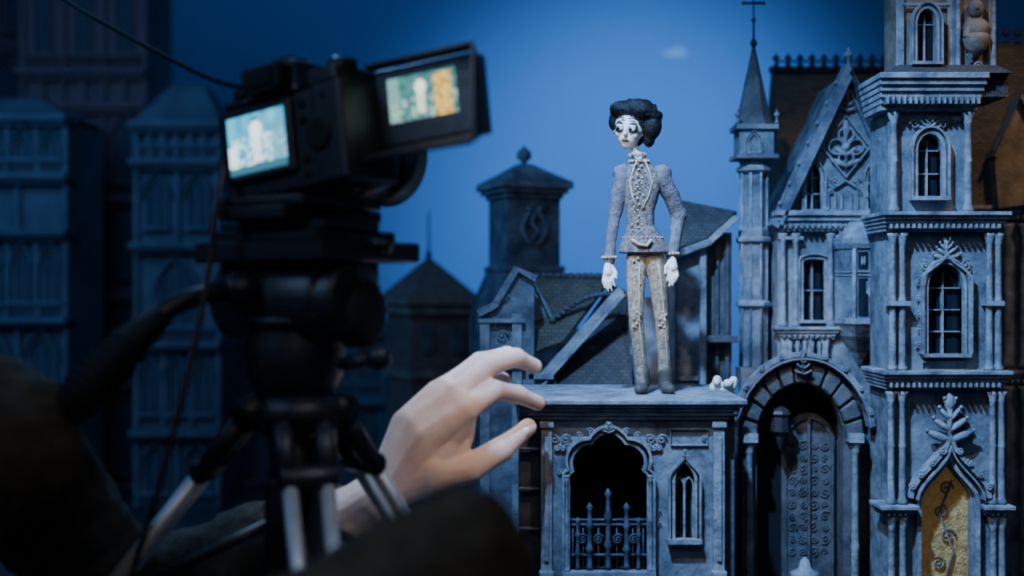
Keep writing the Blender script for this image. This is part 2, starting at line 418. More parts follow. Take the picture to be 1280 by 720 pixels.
b.pb(D2,600,612,400,YB(D2),.008,0); b.pb(D2,640,652,392,YB(D2),.008,0); b.pb(D2,598,656,452,460,.012,0); b.pb(D2,598,656,398,403,.01,0)
spiral(b,D2,628,420,8,1,.004,1.5,0,1.2); spiral(b,D2,622,436,6,-1,.004,1.5,1,1.1); spiral(b,D2,632,372,5,1,.004,1.4,0,1)
part('gable_moulding',b,ST2,R)
b=B(); 
for x in(690,722,748): b.pb(D,x,x+10,503,YBb,.006,0)
part('pilaster',b,STD,R)

# ================================================================ chimney tower with ball finial
D=2.0; s=D/F
R=thing('miniature_tower','square stone miniature tower with hipped cap and ball finial','miniature building',(X(655,D),D,DECK))
cx=X(655,D); T=Matrix.Translation((cx,D,0))@Matrix.Rotation(math.radians(20),4,'Z')
w=.043
def zz(y): return Z(y,D)
b=B(); b.box(-w,w,-w,w,DECK,zz(238)); part('shaft',b,ST,R,T=T)
b=B(); b.frus((-w*1.45,w*1.45,-w*1.45,w*1.45,zz(375)),(-w*1.05,w*1.05,-w*1.05,w*1.05,zz(336))); b.box(-w*1.15,w*1.15,-w*1.15,w*1.15,zz(340),zz(333)); b.box(-w*1.5,w*1.5,-w*1.5,w*1.5,DECK,zz(375))
part('base',b,ST,R,T=T,bevel=.001)
b=B(); b.box(-w*1.1,w*1.1,-w*1.1,w*1.1,zz(250),zz(244)); b.box(-w*1.25,w*1.25,-w*1.25,w*1.25,zz(244),zz(238)); b.box(-w*1.38,w*1.38,-w*1.38,w*1.38,zz(238),zz(230))
part('cornice',b,ST2,R,T=T,bevel=.001)
b=B(); b.frus((-w*1.38,w*1.38,-w*1.38,w*1.38,zz(230)),(-w*.7,w*.7,-w*.7,w*.7,zz(216))); b.frus((-w*.7,w*.7,-w*.7,w*.7,zz(216)),(-w*.25,w*.25,-w*.25,w*.25,zz(206)))
part('roof',b,ST,R,T=T)
b=B(); b.lathe(0,0,[(.006,zz(207)),(.004,zz(203)),(.011,zz(198)),(.012,zz(194)),(.009,zz(188)),(.003,zz(185)),(.001,zz(182))],12); part('finial',b,ST,R,T=T)
for rot in(0,pi/2):
    b=B(); b.M=Matrix.Rotation(rot,4,'Z')
    for sx in(-1,1):
        pts=[]
        for i in range(16):
            t=i/15; pts.append((sx*(.004+.017*sin(t*pi)*(1-.25*t)),-w-.003,zz(308)+.055*t))
        b.tube(pts,[.0026+.0022*sin(i/15*pi) for i in range(16)],6)
        b.ball((sx*.009,-w-.003,zz(264)),.005,8,6)
    b.tube([(-.002,-w-.003,zz(300)),(.006,-w-.005,zz(290)),(-.006,-w-.005,zz(280)),(.001,-w-.003,zz(268))],.0035,6)
    part('wreath_ornament',b,ST2,R,T=T)

# ================================================================ brick tower
D=2.3; cx=X(536,D); 
R=thing('miniature_tower','brown brick miniature tower with pyramid roof and spike','miniature building',(cx,D,DECK))
T=Matrix.Translation((cx,D,0))@Matrix.Rotation(math.radians(28),4,'Z'); w=.058
b=B(); b.box(-w,w,-w,w,DECK,Z(376,D)); part('brick_shaft',b,BRICK,R,T=T)
b=B(); b.box(-w*1.12,w*1.12,-w*1.12,w*1.12,Z(392,D),Z(382,D)); b.box(-w*1.22,w*1.22,-w*1.22,w*1.22,Z(380,D),Z(373,D)); b.box(-w*1.08,w*1.08,-w*1.08,w*1.08,Z(470,D),Z(462,D)); part('string_course',b,STB,R,T=T)
b=B(); b.frus((-w*1.22,w*1.22,-w*1.22,w*1.22,Z(373,D)),(-.002,.002,-.002,.002,Z(322,D))); part('pyramid_roof',b,BRICK,R,T=T)
b=B(); b.lathe(0,0,[(.004,Z(324,D)),(.006,Z(318,D)),(.002,Z(312,D)),(.0015,Z(268,D)),(.0003,Z(262,D))],8); part('spike',b,IRON,R,T=T)
b=B()
for sx in(-.5,.5):
    b.box(w*sx-.011,w*sx+.011,-w-.003,-w+.002,Z(440,D),Z(405,D)); b.box(w*sx-.011,w*sx+.011,-w-.003,-w+.002,Z(520,D),Z(485,D))
part('shuttered_window',b,STD,R,T=T)

D=2.12
R=thing('miniature_house','low brown brick miniature house with tiled roof','miniature building',(X(560,D),D,DECK))
b=B(); b.pb(D,500,592,520,YB(D),0,.06); part('body',b,BRICK,R)
b=B(); b.prism(w2([(492,520),(545,478),(600,520)],D),D-.005,D+.065); part('roof',b,SLATEB,R)
b=B()
for x in(515,545,572): b.pb(D,x,x+10,540,570,.002,.002)
part('window_pane',b,STD,R)

# ================================================================ wing wall behind puppet
D=1.64; s=D/F; YBb=YB(D)
R=thing('miniature_wing','blue-grey stone wing wall with sloping slate roof','miniature building',(X(878,D),D,DECK))
b=B(); b.prism(w2([(838,YBb),(838,318),(882,303),(882,YBb)],D),D,D+.07); part('body',b,ST,R)
b=B(); b.pb(D,882,918,290,YBb,-.02,.07); part('shaded_wall',b,STD,R)  # shade on this wall is put in as darker stone
b=B(); slab(b,[P(836,318,D-.01),P(884,302,D-.01),P(921,268,D+.05),P(850,254,D+.05)],.006); part('roof',b,SLATE,R)
b=B(); beam(b,P(834,322,D-.01),P(888,302,D-.01),.009,.016); beam(b,P(884,304,D-.005),P(920,272,D+.01),.008,.014)
b.pb(D,838,843,322,YBb,.006,0); b.pb(D,874,882,308,YBb,.008,0)
b.pb(D,848,872,470,476,.005,0)
part('coping_and_pilasters',b,ST2,R,bevel=.0006)
b=B(); b.pb(D,896,901,300,YBb,-.014,.02); b.pb(D,909,914,300,YBb,-.014,.02); b.pb(D,880,922,420,428,.004,.02)
part('buttress_ribs',b,STD,R,bevel=.0006)

# ================================================================ spire turret
D=1.67; s=D/F; cx=X(942,D)
R=thing('miniature_spire','slender stone turret with pointed spire and cross','miniature building',(cx,D,DECK))
def zz(y): return Z(y,D)
b=B(); b.lathe(cx,D,[(.020,DECK),(.020,zz(480)),(.017,zz(470)),(.017,zz(300)),(.020,zz(296)),(.020,zz(288)),(.016,zz(284)),(.016,zz(210)),(.022,zz(196))],8,False,pi/8); part('shaft',b,ST,R)
b=B()
for y in(470,380,300,212): b.lathe(cx,D,[(.018,zz(y+5)),(.023,zz(y+2)),(.023,zz(y-2)),(.018,zz(y-5))],8,False,pi/8)
for a in range(8):
    th=pi/8+a*pi/4; b.tube([(cx+.0175*cos(th),D+.0175*sin(th),zz(465)),(cx+.0175*cos(th),D+.0175*sin(th),zz(216))],.0016,6)
part('moulding',b,ST2,R)
b=B(); b.box(cx-.022,cx+.022,D-.022,D+.022,zz(196),zz(162)); b.box(cx-.027,cx+.027,D-.027,D+.027,zz(200),zz(195)); b.box(cx-.027,cx+.027,D-.027,D+.027,zz(164),zz(158))
for sx in(-1,1): finial(b,cx+sx*.025,D-.025,zz(158),.02,.004)
part('belfry',b,ST,R,bevel=.0006)
window(R,D-.0222,942,6,190,178,168,'pointed',2,ST2,VOID,.003,1,0,True,.002)
b=B(); b.lathe(cx,D,[(.027,zz(158)),(.022,zz(148)),(.0125,zz(105)),(.004,zz(68)),(.002,zz(58))],8,False,pi/8); part('spire',b,STD,R)
b=B(); b.lathe(cx,D,[(.002,zz(60)),(.005,zz(54)),(.0015,zz(48)),(.0012,zz(28)),(.0035,zz(26)),(.001,zz(22)),(.001,zz(-6))],8)
b.tube([(cx-.012,D,zz(4)),(cx+.012,D,zz(4))],.0016,6)
for sx in(-1,1): b.ball((cx+sx*.013,D,zz(4)),.0025,8,6)
part('cross',b,IRON,R)

# ================================================================ gothic mansion with pointed gable
D=1.64; s=D/F; YBb=YB(D)
R=thing('miniature_mansion','gothic stone mansion with steep carved gable and canted bay window','miniature building',(X(1035,D),D+.07,DECK))
h1=window(R,D,1016,9,262,222,204,'pointed',3,ST2,GLASS,.006,1,2)
h2=window(R,D,1092,8,262,222,204,'pointed',3,ST2,GLASS,.006,1,2)
h3=window(R,D,1016,13,400,326,324,'round',3.5,ST2,GLASS,.007,1,2)
b=B(); b.prism(w2([(972,YBb),(972,282),(1059,92),(1102,186),(1102,YBb)],D),D,D+.015,[w2(h,D) for h in(h1,h2,h3)])
b.prism(w2([(972,YBb),(972,282),(1059,92),(1102,186),(1102,YBb)],D),D+.016,D+.15)
part('body',b,ST,R)
b=B()
cop=w2([(966,284),(978,262),(1059,84),(1108,190)],D)
b.band(cop,9*s,D-.016,D+.02,side=0); b.band(w2([(972,282),(1059,98),(1104,194)],D),4*s,D-.022,D,side=0)
b.band(w2([(984,272),(1059,112),(1100,202)],D),2*s,D-.008,D,side=0)
finial(b,X(1059,D),D-.006,Z(86,D),.028,.006)
for t in [i/8 for i in range(1,8)]:
    p=P(966+93*t,284-200*t,D); b.ball(p+Vector((-.004,-.008,.004)),(.0035,.004,.0035),8,6)
part('gable_coping',b,ST,R,bevel=.0006)
b=B()
b.band(w2([(1056,146),(1086,184),(1056,222),(1026,184)],D),2.4*s,D-.007,D,closed=True)
for a in range(4):
    th=a*pi/2; b.band([(X(1056,D)+(.013*cos(th))+.0095*cos(q),Z(184,D)+.015*sin(th)+.0095*sin(q)) for q in [i*2*pi/14 for i in range(14)]],1.6*s,D-.008,D,closed=True)
leafcrest(b,D,1056,214,150,20,.006,1.0,False)
b.ball(P(1056,184,D)-Vector((0,.006,0)),.006)
for sx in(-1,1):
    for y in(228,238,250): spiral(b,D,1056+sx*(13+(y-228)*.6),y,6,sx,.004,1.4,.3,1.0)
leafcrest(b,D,1058,142,112,10,.005,.9)
part('carved_medallion',b,ST2,R)
b=B()
for sx in(-1,1): column(b,D,1056+sx*26,228,264,2.5,.006)
b.band(w2([(1034,262),(1034,240),(1056,226),(1078,240),(1078,262)],D),2*s,D-.006,D)
for x in (1042,1050,1062,1070): b.pb(D,x,x+2,240,262,.004,0)
part('blind_arcade',b,ST2,R)
cornice(R,D,974,1102,264,290,.022,.01)
cornice(R,D,974,1040,408,424,.016,.01)
b=B()
for x in(977,993,1036): column(b,D,x,292,408,4,.008)
b.pb(D,972,1002,296,300,.012,0)
for x in(980,1010,1030): b.pb(D,x-5,x+5,424,YBb,.008,0)
for i in range(6): b.lathe(X(986+9*i,D),D-.010,[(.002,Z(450,D)),(.0035,Z(444,D)),(.002,Z(438,D)),(.003,Z(426,D))],8)
b.pb(D,974,1040,450,456,.016,0)
part('column',b,ST2,R,bevel=.0004)
def oct_(x0,x1,f,y0,ch): return [(x0,y0),(x0+ch,y0-f),(x1-ch,y0-f),(x1,y0)]
def loft2(b,pa,za,pb_,zb):
    n=len(pa); b.add([(p[0],p[1],za) for p in pa]+[(p[0],p[1],zb) for p in pb_],[tuple(range(n)),tuple(range(2*n-1,n-1,-1))]+[(i,(i+1)%n,(i+1)%n+n,i+n) for i in range(n)])
x0,x1=X(1040,D),X(1108,D); y0=D+.001
def OC(k,f=.05): 
    c=(x0+x1)/2; h=(x1-x0)/2*k; return oct_(c-h,c+h,f*k,y0,h*.45)
b=B(); loft2(b,OC(1),Z(398,D),OC(1),Z(306,D)); bay=part('bay_window',b,ST,R)
b=B()
loft2(b,OC(1.12),Z(306,D),OC(1.12),Z(299,D)); loft2(b,OC(1.05),Z(312,D),OC(1.12),Z(306,D)); loft2(b,OC(1.08),Z(299,D),OC(.6),Z(278,D))
loft2(b,OC(1.1),Z(404,D),OC(1.1),Z(397,D)); loft2(b,OC(.8),Z(420,D),OC(1.06),Z(404,D)); loft2(b,OC(.35),Z(440,D),OC(.78),Z(420,D)); loft2(b,OC(.1),Z(456,D),OC(.35),Z(440,D))
for y in(340,344): loft2(b,OC(1.04),Z(y+1.5,D),OC(1.04),Z(y,D))
for p in OC(1.03): b.lathe(p[0],p[1],[(.0028,Z(398,D)),(.0028,Z(312,D))],8)
part('bay_moulding',b,ST2,bay,bevel=.0005)
b=B(); c=(x0+x1)/2; yf=y0-.05
for xx in(-.0085,.0085):
    b.box(c+xx-.006,c+xx+.006,yf-.001,yf+.002,Z(394,D),Z(348,D)); b.box(c+xx-.006,c+xx+.006,yf-.001,yf+.002,Z(337,D),Z(316,D))
part('window_pane',b,GLASS,bay)
b=B()
for k,(xx,y) in enumerate(((-.0085,327),(.0085,327))):
    for q in(-1,1): b.ball((c+xx+q*.0015,yf-.002,Z(y,D)),(.0015,.0015,.006),8,6)
b.prism([(c-.005,Z(352,D)),(c+.005,Z(352,D)),(c+.005,Z(366,D)),(c,Z(374,D)),(c-.005,Z(366,D))],yf-.005,yf)
part('carved_shield',b,ST2,bay)
b=B()
def roofx(b,xa,xb,ya,yb,zb_,zt): 
    ym=(ya+yb)/2; b.add([(xa,ya,zb_),(xb,ya,zb_),(xb,yb,zb_),(xa,yb,zb_),(xa,ym,zt),(xb,ym,zt)],[(0,1,2,3),(0,1,5,4),(2,3,4,5),(0,4,3),(1,2,5)])
roofx(b,X(964,1.9),X(1150,1.9),1.80,2.0,Z(270,1.8),Z(88,1.9)); b.box(X(964,1.9),X(1150,1.9),1.80,2.0,DECK,Z(270,1.8)); part('rear_roof',b,SLATEB,R)
b=B(); b.pb(1.9,962,1152,84,91,.006,.006)
for i in range(12):
    finial(b,X(970+15*i,1.9),1.9,Z(84,1.9),.022,.006)
    if i<11: b.tube([P(970+15*i,80,1.9),P(977+15*i,76,1.9),P(985+15*i,80,1.9)],.0015,6)
part('roof_cresting',b,IRON,R)

# ================================================================ stone archway portal
D=1.56; s=D/F; YBb=YB(D)
R=thing('miniature_archway','rusticated round stone archway with deep dark doorway','archway',(X(1000,D),D+.02,DECK))
op=arch(1000,54,YBb-1,548,480,'round',12)
b=B()
outer=[(928,YBb),(928,500),(936,478),(955,458),(978,446),(1002,442),(1028,446),(1050,458),(1066,478),(1072,500),(1072,YBb)]
b.prism(w2(outer,D),D,D+.02,[w2([(p[0],min(p[1],YBb-3)) for p in op],D)])
b.box(X(928,D),X(944,D),D+.02,D+.058,DECK,Z(520,D)); b.box(X(1058,D),X(1072,D),D+.02,D+.058,DECK,Z(520,D)); b.box(X(930,D),X(1070,D),D+.02,D+.058,Z(478,D),Z(462,D))
part('body',b,STD,R)
b=B()
for i in range(11):
    a0=pi*(i)/11+.02; a1=pi*(i+1)/11-.02
    pts=[(1000-56*cos(a0),548-70*sin(a0)),(1000-56*cos(a1),548-70*sin(a1)),(1000-78*cos(a1),548-96*sin(a1)),(1000-78*cos(a0),548-96*sin(a0))]
    b.prism(w2(pts,D),D-.010-random.random()*.004,D+.004)
part('voussoir_ring',b,STD,R,bevel=.002)
b=B(); b.band(w2([(1000-88*cos(i*pi/20),548-106*sin(i*pi/20)) for i in range(1,20)],D),5*s,D-.018,D)
b.band(w2([(1000-84*cos(i*pi/20),548-101*sin(i*pi/20)) for i in range(1,20)],D),2.5*s,D-.022,D)
leafcrest(b,D,1000,470,436,10,.016,1.4)
for i in range(9):
    a=(i+1)*pi/10; spiral(b,D,1000-88*cos(a),546-106*sin(a),4,1,.02,1.2,a,1.1)
part('hood_mould',b,ST,R)
b=B()
for x in(935,1066):
    column(b,D,x,550,YBb,5,.010); b.pb(D,x-9,x+9,540,551,.02,0)
part('column',b,ST2,R)
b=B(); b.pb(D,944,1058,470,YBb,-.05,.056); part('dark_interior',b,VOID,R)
b=B(); b.prism(w2(arch(1020,34,YBb,560,520,'round'),D),D+.040,D+.046)
dr=part('carved_door',b,STD,R)
b=B(); random.seed(9)
b.band(w2(arch(1020,30,YBb-4,562,526,'round'),D),2.5*s,D+.036,D+.040)
b.pb(D,1018,1021,526,YBb,-.034,.04)
for j in range(10):
    for i in range(4): spiral(b,D,999+i*14,562+j*15,6.5 if (i+j)%2 else 5,1 if (i+j)%2 else -1,-.039,1.3,j*1.7+i,1.0)
part('door_relief',b,STD,dr)
b=B()
c=P(975,520,D+.01); b.tube([P(975,482,D+.01),P(975,508,D+.01)],.0015,6)
b.lathe(c.x,c.y,[(.003,Z(508,D)),(.012,Z(514,D)),(.014,Z(518,D)),(.011,Z(522,D)),(.012,Z(540,D)),(.007,Z(546,D)),(.004,Z(556,D)),(.001,Z(564,D))],8,False)
part('hanging_lantern',b,IRON,R)

o=B(); x=X(1000,1.54)
o.lathe(x,1.515,[(.012,DECK),(.016,DECK+.004),(.012,DECK+.02),(.015,DECK+.04),(.02,DECK+.07),(.016,DECK+.09),(.010,DECK+.1),(.016,DECK+.108),(.017,DECK+.114),(.008,DECK+.118),(.005,DECK+.128),(.001,DECK+.132)],16)
part('urn',o,ST2,label='small pale stone urn standing before the stone archway',cat='urn')
b=B(); random.seed(3)
c=P(905,484,1.50)
for i in range(9):
    b.ball(c+Vector(((random.random()-.5)*.022,(random.random()-.5)*.012,(random.random()-.5)*.02)),(.004+.004*random.random(),.005,.004+.004*random.random()),8,6)
b.tube([c+Vector((0,.0,-.01)),Vector((c.x,c.y,WT-.0005))],.006,8)
part('plaster_finial',b,WHT,label='small broken white plaster finial on the vault roof corner',cat='ornament',remesh=.0016,smooth=1)

# ================================================================ right gothic tower
D=1.5; s=D/F; YBb=YB(D)
R=thing('miniature_gothic_tower','tall ornate gothic stone tower with stacked windows and golden doorway','miniature building',(X(1170,D),D+.04,DECK))
A1=window(R,D,1160,15,246,188,168,'round',5,ST2,GLASS,.008,1,2)
A2=window(R,D,1180,22,442,360,330,'round',4,ST2,GLASS,.008,1,3)
b=B()
h4=arch(1182,32,YBb-3,626,570,'ogee',12)
b.prism(w2([(1110,YBb),(1110,140),(1212,140),(1212,276),(1246,276),(1246,YBb)],D),D,D+.015,[w2(A1,D),w2(A2,D),w2(h4,D)])
b.prism(w2([(1110,YBb),(1110,140),(1212,140),(1212,276),(1246,276),(1246,YBb)],D),D+.016,D+.075)
part('body',b,ST,R)
b=B(); b.pb(D,1124,1192,-40,100,-.006,.06); part('upper_stage',b,STB,R)
b=B(); b.pb(D,1196,1240,-40,98,-.004,.05); part('brown_pier',b,STB,R)
b=B()
b.pb(D,1120,1130,-40,100,.001,0); b.pb(D,1184,1194,-40,100,.001,0); b.pb(D,1128,1186,84,90,.003,0); b.pb(D,1128,1186,4,8,.003,0)
column(b,D,1196,-20,98,3.5,.004); column(b,D,1240,-20,98,3.5,.004)
part('pilaster',b,ST2,R,bevel=.0006)
window(R,D-.007,1157,12,78,30,12,'round',4,ST2,VOID,.006,1,1,rec=.009)
b=B(); cc=P(1220,24,D-.004)
b.ball(cc+Vector((0,0,.012)),(.009,.009,.011)); b.ball(cc+Vector((0,0,-.010)),(.016,.010,.012)); b.ball(cc+Vector((-.002,-.009,.011)),(.002,.003,.002)); b.tube([cc+Vector((-.008,-.002,0)),cc+Vector((-.014,-.006,-.02)),cc+Vector((-.004,-.009,-.024))],.004,8)
b.lathe(cc.x,cc.y,[(.004,Z(72,D)),(.012,Z(62,D)),(.016,Z(50,D)),(.014,Z(44,D))],12)
part('carved_bust',b,STB,R)
b=B(); spiral(b,D,1220,84,6,1,.006,1.4,0,1.2); spiral(b,D,1210,72,4,-1,.006,1.4,0,1.2)
for sx in(-1,1): spiral(b,D,1160+sx*18,156,6,sx,.004,1.4,0,1.1); spiral(b,D,1195+sx*3,150,4,sx,.004,1.4,0,1)
leafcrest(b,D,1160,166,146,14,.006,1.1)
for sx in(-1,1):
    for k in range(5): spiral(b,D,1180+sx*(33),440-20*k-8,5,sx,.005,1.3,k,1.1)
    spiral(b,D,1180+sx*26,332,7,sx,.006,1.4,1,1.2); spiral(b,D,1180+sx*13,318,6,sx,.006,1.4,2,1.2)
leafcrest(b,D,1180,328,298,18,.008,1.5)
b.band(w2(arch(1180,29,442,350,318,'ogee'),D),2.5*s,D-.013,D,side=1)
b.band(w2([(1152,452),(1208,452),(1208,462),(1152,462)],D),1.5*s,D-.005,D,closed=True)
part('scroll_ornament',b,ST2,R)
cornice(R,D,1098,1216,96,140,.034,.06,steps=6)
b=B(); b.frus((X(1092,D),X(1252,D),D-.034,D+.07,Z(97,D)),(X(1122,D),X(1244,D),D-.006,D+.06,Z(82,D))); b.pb(D,1216,1252,98,124,.02,.06); part('sloped_cap',b,SLATE,R)
cornice(R,D,1104,1246,266,290,.028,.07,steps=5)
cornice(R,D,1104,1248,462,486,.028,.07,steps=5)
b=B()
for x in(1114,1206): column(b,D,x,142,266,5,.010)
for x in(1112,1124,1232,1243): column(b,D,x,292,462,4.5,.012)
for x in(1110,1124,1236,1247): column(b,D,x,488,628,4.5,.012)
b.pb(D,1104,1132,376,382,.02,0); b.pb(D,1226,1248,376,382,.02,0)
part('column',b,ST2,R)
cornice(R,D,1100,1132,628,642,.03,.02,steps=3); cornice(R,D,1228,1250,628,642,.03,.02,steps=3)
b=B()
for x in(1110,1124,1236,1247): column(b,D,x,642,YBb,5,.014)
part('lower_column',b,ST2,R)
b=B()
b.band(w2(arch(1182,34,YBb-3,626,568,'ogee',12),D),5*s,D-.012,D+.014,side=1); b.band(w2(arch(1182,46,640,620,545,'ogee',12)[1:-1],D),5*s,D-.018,D,side=1)
b.band(w2(arch(1182,40,640,622,556,'ogee',12)[1:-1],D),2*s,D-.022,D,side=1)
leafcrest(b,D,1182,556,490,30,.014,2.2)
for sx in(-1,1):
    for k in range(4):
        t=.15+.2*k; x=46*(.5+.5*cos(pi*t)); spiral(b,D,1182+sx*(x+4),620-75*t-3,5,sx,.02,1.3,k,1.3)
dw=part('ogee_doorway_frame',b,ST2,R)
b=B(); b.prism(w2(h4,D),D+.012,D+.0155); gp=part('golden_pane',b,GOLD,dw,label='golden stained glass panel with built-in glow')
b=B(); spiral(b,D,1186,612,9,1,-.009,1.4,0,1.5); spiral(b,D,1178,640,9,-1,-.009,1.4,2,1.5); spiral(b,D,1188,672,10,1,-.009,1.5,0,1.6); spiral(b,D,1176,706,9,-1,-.009,1.5,1,1.5)
b.tube([P(1190,600,D+.008),P(1174,640,D+.008),P(1192,690,D+.008),P(1178,740,D+.008)],.0015,6)
part('pane_tracery',b,STB,gp)

# ================================================================ far right hall
D=1.74; s=D/F; YBb=YB(D)
R=thing('miniature_hall','dark stone hall with tall brown roof and iron cresting','miniature building',(X(1290,D),D+.05,DECK))
b=B(); b.pb(D,1212,1400,262,YBb,0,.14); part('body',b,ST,R)
b=B(); b.prism(w2([(1200,262),(1214,120),(1244,62),(1400,56),(1400,262)],D),D-.01,D+.15); part('brown_roof',b,SLATEB,R)
b=B(); b.prism(w2([(1232,190),(1262,128),(1330,250),(1238,262)],D),D-.03,D); b.band(w2([(1232,200),(1262,124),(1330,252)],D),5*s,D-.04,D)
part('side_gable',b,STB,R)
b=B(); b.pb(D,1240,1400,54,62,.0,.02)
for i in range(10): finial(b,X(1244+15*i,D),D+.005,Z(54,D),.024,.006)
part('roof_cresting',b,IRON,R)
cornice(R,D,1214,1400,258,276,.02,.02); cornice(R,D,1214,1400,462,480,.02,.02)
b=B()
for x in(1256,1276,1330): column(b,D,x,280,460,5,.01)
for x in(1256,1276,1330): column(b,D,x,482,YBb,5,.01)
part('column',b,ST,R)
window(R,D-.003,1302,14,440,340,310,'pointed',4,ST2,GLASS,.006,1,3,rec=.003)

# ================================================================ distant gothic town houses
def gothic(label,D,a,c,ys,wins,m,dep=.22,roof=None,name='distant_miniature_house'):
    R=thing(name,label,'miniature building',(X((a+c)/2,D),D+dep/2,DECK)); s=D/F; ys=list(ys)+[YB(D)]
    b=B(); b.pb(D,a,c,ys[0],ys[-1],0,dep); part('body',b,m,R)
    b=B()
    for f in range(len(ys)-1):
        y=ys[f]; yn=ys[f+1]; n=wins[f][0]
        b.pb(D,a-5,c+5,y-4,y+3,.04,dep*.2); b.pb(D,a-2,c+2,y+3,y+9,.024,dep*.2)
        for k in range(n+1):
            x=a+(c-a)*k/n; b.pb(D,x-3,x+3,y+9,yn-4,.014,0)
        if f%2==0:
            q=a+4
            while q<c-2: b.pb(D,q,q+2.5,yn-20,yn-5,.02,-.012); q+=8
            b.pb(D,a,c,yn-22,yn-19,.022,-.01)
    part('cornices_and_pilasters',b,m,R)
    for f in range(len(ys)-1):
        y=ys[f]; yn=ys[f+1]; h=yn-y; n,hw,kind=wins[f]
        for k in range(n):
            cx=a+(c-a)*(k+.5)/n; yb=yn-24; yt=y+20; ysx=yt+min(hw*1.6,h*.3)
            if yb-ysx<8: continue
            w=B(); w.band(w2(arch(cx,hw,yb,ysx,yt,kind,6),D),2.5*s,D-.012,D,side=1)
            w.band(w2(arch(cx,hw+5,ysx+6,ysx,yt-8,'pointed',6),D),2*s,D-.018,D,side=1)
            w.pb(D,cx-1,cx+1,yt+4,yb,.008,0); w.pb(D,cx-hw-5,cx+hw+5,yb,yb+4,.02,0)
            o=part('window',w,m,R); g=B(); g.prism(w2(arch(cx,hw,yb,ysx,yt,kind,6),D),D-.004,D+.002); part('window_pane',g,BGPANE,o)
    if roof:
        b=B(); b.frus((X(a-4,D),X(c+4,D),D-.02,D+dep,Z(ys[0]-4,D)),(X(a+(c-a)*.3,D),X(c-(c-a)*.3,D),D+dep*.35,D+dep*.65,Z(ys[0]-roof,D))); part('roof',b,m,R)
    return R
gothic('dark stone town house with balcony arcade',2.5,-95,84,[150,222,292,400,500],[(5,9,'pointed'),(3,14,'round'),(5,7,'pointed'),(3,16,'pointed'),(4,10,'round')],BGST,roof=34)
gothic('tall town house with a reddish brick upper front',2.85,30,182,[-60,92,135,250,370,480],[(3,9,'pointed'),(6,5,'round'),(3,11,'pointed'),(2,18,'round'),(3,10,'pointed'),(3,10,'pointed')],BGRED)
gothic('narrow stone town house with heavy projecting cornice',2.6,172,274,[158,204,308,430,540],[(6,4,'round'),(2,12,'pointed'),(1,22,'round'),(3,9,'pointed'),(2,14,'round')],BGST,roof=60)
gothic('low dark town house behind the tripod',2.9,278,478,[415,500],[(6,7,'pointed'),(4,12,'round')],BGST,roof=50)
gothic('very distant dark town house with plain front',3.3,-90,70,[-50,60,180],[(5,8,'pointed'),(4,10,'pointed'),(4,9,'round')],BGRED)

# ================================================================ puppet
D=1.45; S=D/F; FZ=WT
def pp(x,y,dy=0): 
    v=P(x,y,D); v.y+=dy; return v
R=thing('puppet','pale stop-motion puppet with black hair standing on the vault roof','puppet',(X(815,D),D,FZ))
hc=pp(787,161); HT=Matrix.Translation(hc)@Matrix.Rotation(math.radians(-20),4,'Z')@Matrix.Rotation(math.radians(7),4,'Y')@Matrix.Rotation(math.radians(6),4,'X')@Matrix.Scale(S*1.08,4)
b=B()
b.M=HT; b.ball((0,2,3),(18,19,19),16,12); b.ball((0,-2,-9),(13,13,13),16,12); b.ball((0,-5,-17),(7,8,7)); b.ball((0,-16,-3),(2.2,3.5,5)); b.ball((0,-17.5,-6),(2.6,3,2.2))
b.ball((9,-9,-6),(5,5,5)); b.ball((-9,-9,-6),(5,5,5))
for sx in(-1,1): b.ball((sx*17.5,2,-2),(2.5,4,5.5))
b.M=None
b.limb([pp(791,178,.004),pp(799,200,.002),pp(801,215,0)],[.0045,.0045,.006])
b.limb([pp(801,215),pp(801,250),pp(803,300)],[.009,.010,.010])
b.limb([pp(801,216),pp(780,220),pp(769,272,0),pp(761,326,-.008)],[.007,.007,.005,.004])
b.limb([pp(801,216),pp(826,220),pp(849,268,.014),pp(840,320,.0)],[.007,.007,.005,.004])
b.limb([pp(803,302),pp(796,330),pp(794,402,-.010),pp(803,484)],[.010,.009,.006,.005])
b.limb([pp(803,302),pp(818,330),pp(826,402),pp(832,480,.004)],[.010,.009,.006,.005])
def phand(b,wr,sx,dy):
    b.limb([pp(wr[0],wr[1],dy),pp(wr[0]-sx*1,wr[1]+12,dy)],[.0042,.0056])
    for k,(ox,L) in enumerate(((-5,19),(-1.8,23),(1.6,22),(4.6,17))):
        x=wr[0]+ox; b.limb([pp(x,wr[1]+13,dy),pp(x-sx*1+ox*.25,wr[1]+13+L*.55,dy-.002),pp(x+sx*2+ox*.3,wr[1]+13+L,dy-.0005)],[.0019,.0017,.0012],8)
    b.limb([pp(wr[0]+sx*4,wr[1]+5,dy),pp(wr[0]+sx*9,wr[1]+13,dy-.003),pp(wr[0]+sx*9,wr[1]+20,dy-.004)],[.0024,.0020,.0014],8)
phand(b,(760,328),1,-.009); phand(b,(840,322),-1,-.002)
part('body',b,PFACE,R,remesh=.0011,smooth=2)
def ring(b,secs,n=20):
    vs=[];fs=[]
    for (x,y,hw,hd,dy) in secs:
        c=pp(x,y,dy)
        for i in range(n):
            a=2*pi*i/n; vs.append((c.x+hw*S*cos(a),c.y+hd*S*sin(a),c.z))
    for j in range(len(secs)-1):
        for i in range(n): fs.append((j*n+i,j*n+(i+1)%n,(j+1)*n+(i+1)%n,(j+1)*n+i))
    fs.append(tuple(range(n))); fs.append(tuple((len(secs)-1)*n+i for i in range(n))); b.add(vs,fs,True)
b=B()
ring(b,[(799,200,8,8,0),(800,207,15,10,0),(801,214,27,13,0),(802,224,27,16,0),(801,244,23,17,0),(800,264,18,15,0),(801,282,17,14,0),(803,292,22,17,0),(804,304,29,20,0),(805,316,33,22,0),(805,316.5,27,16,0)])
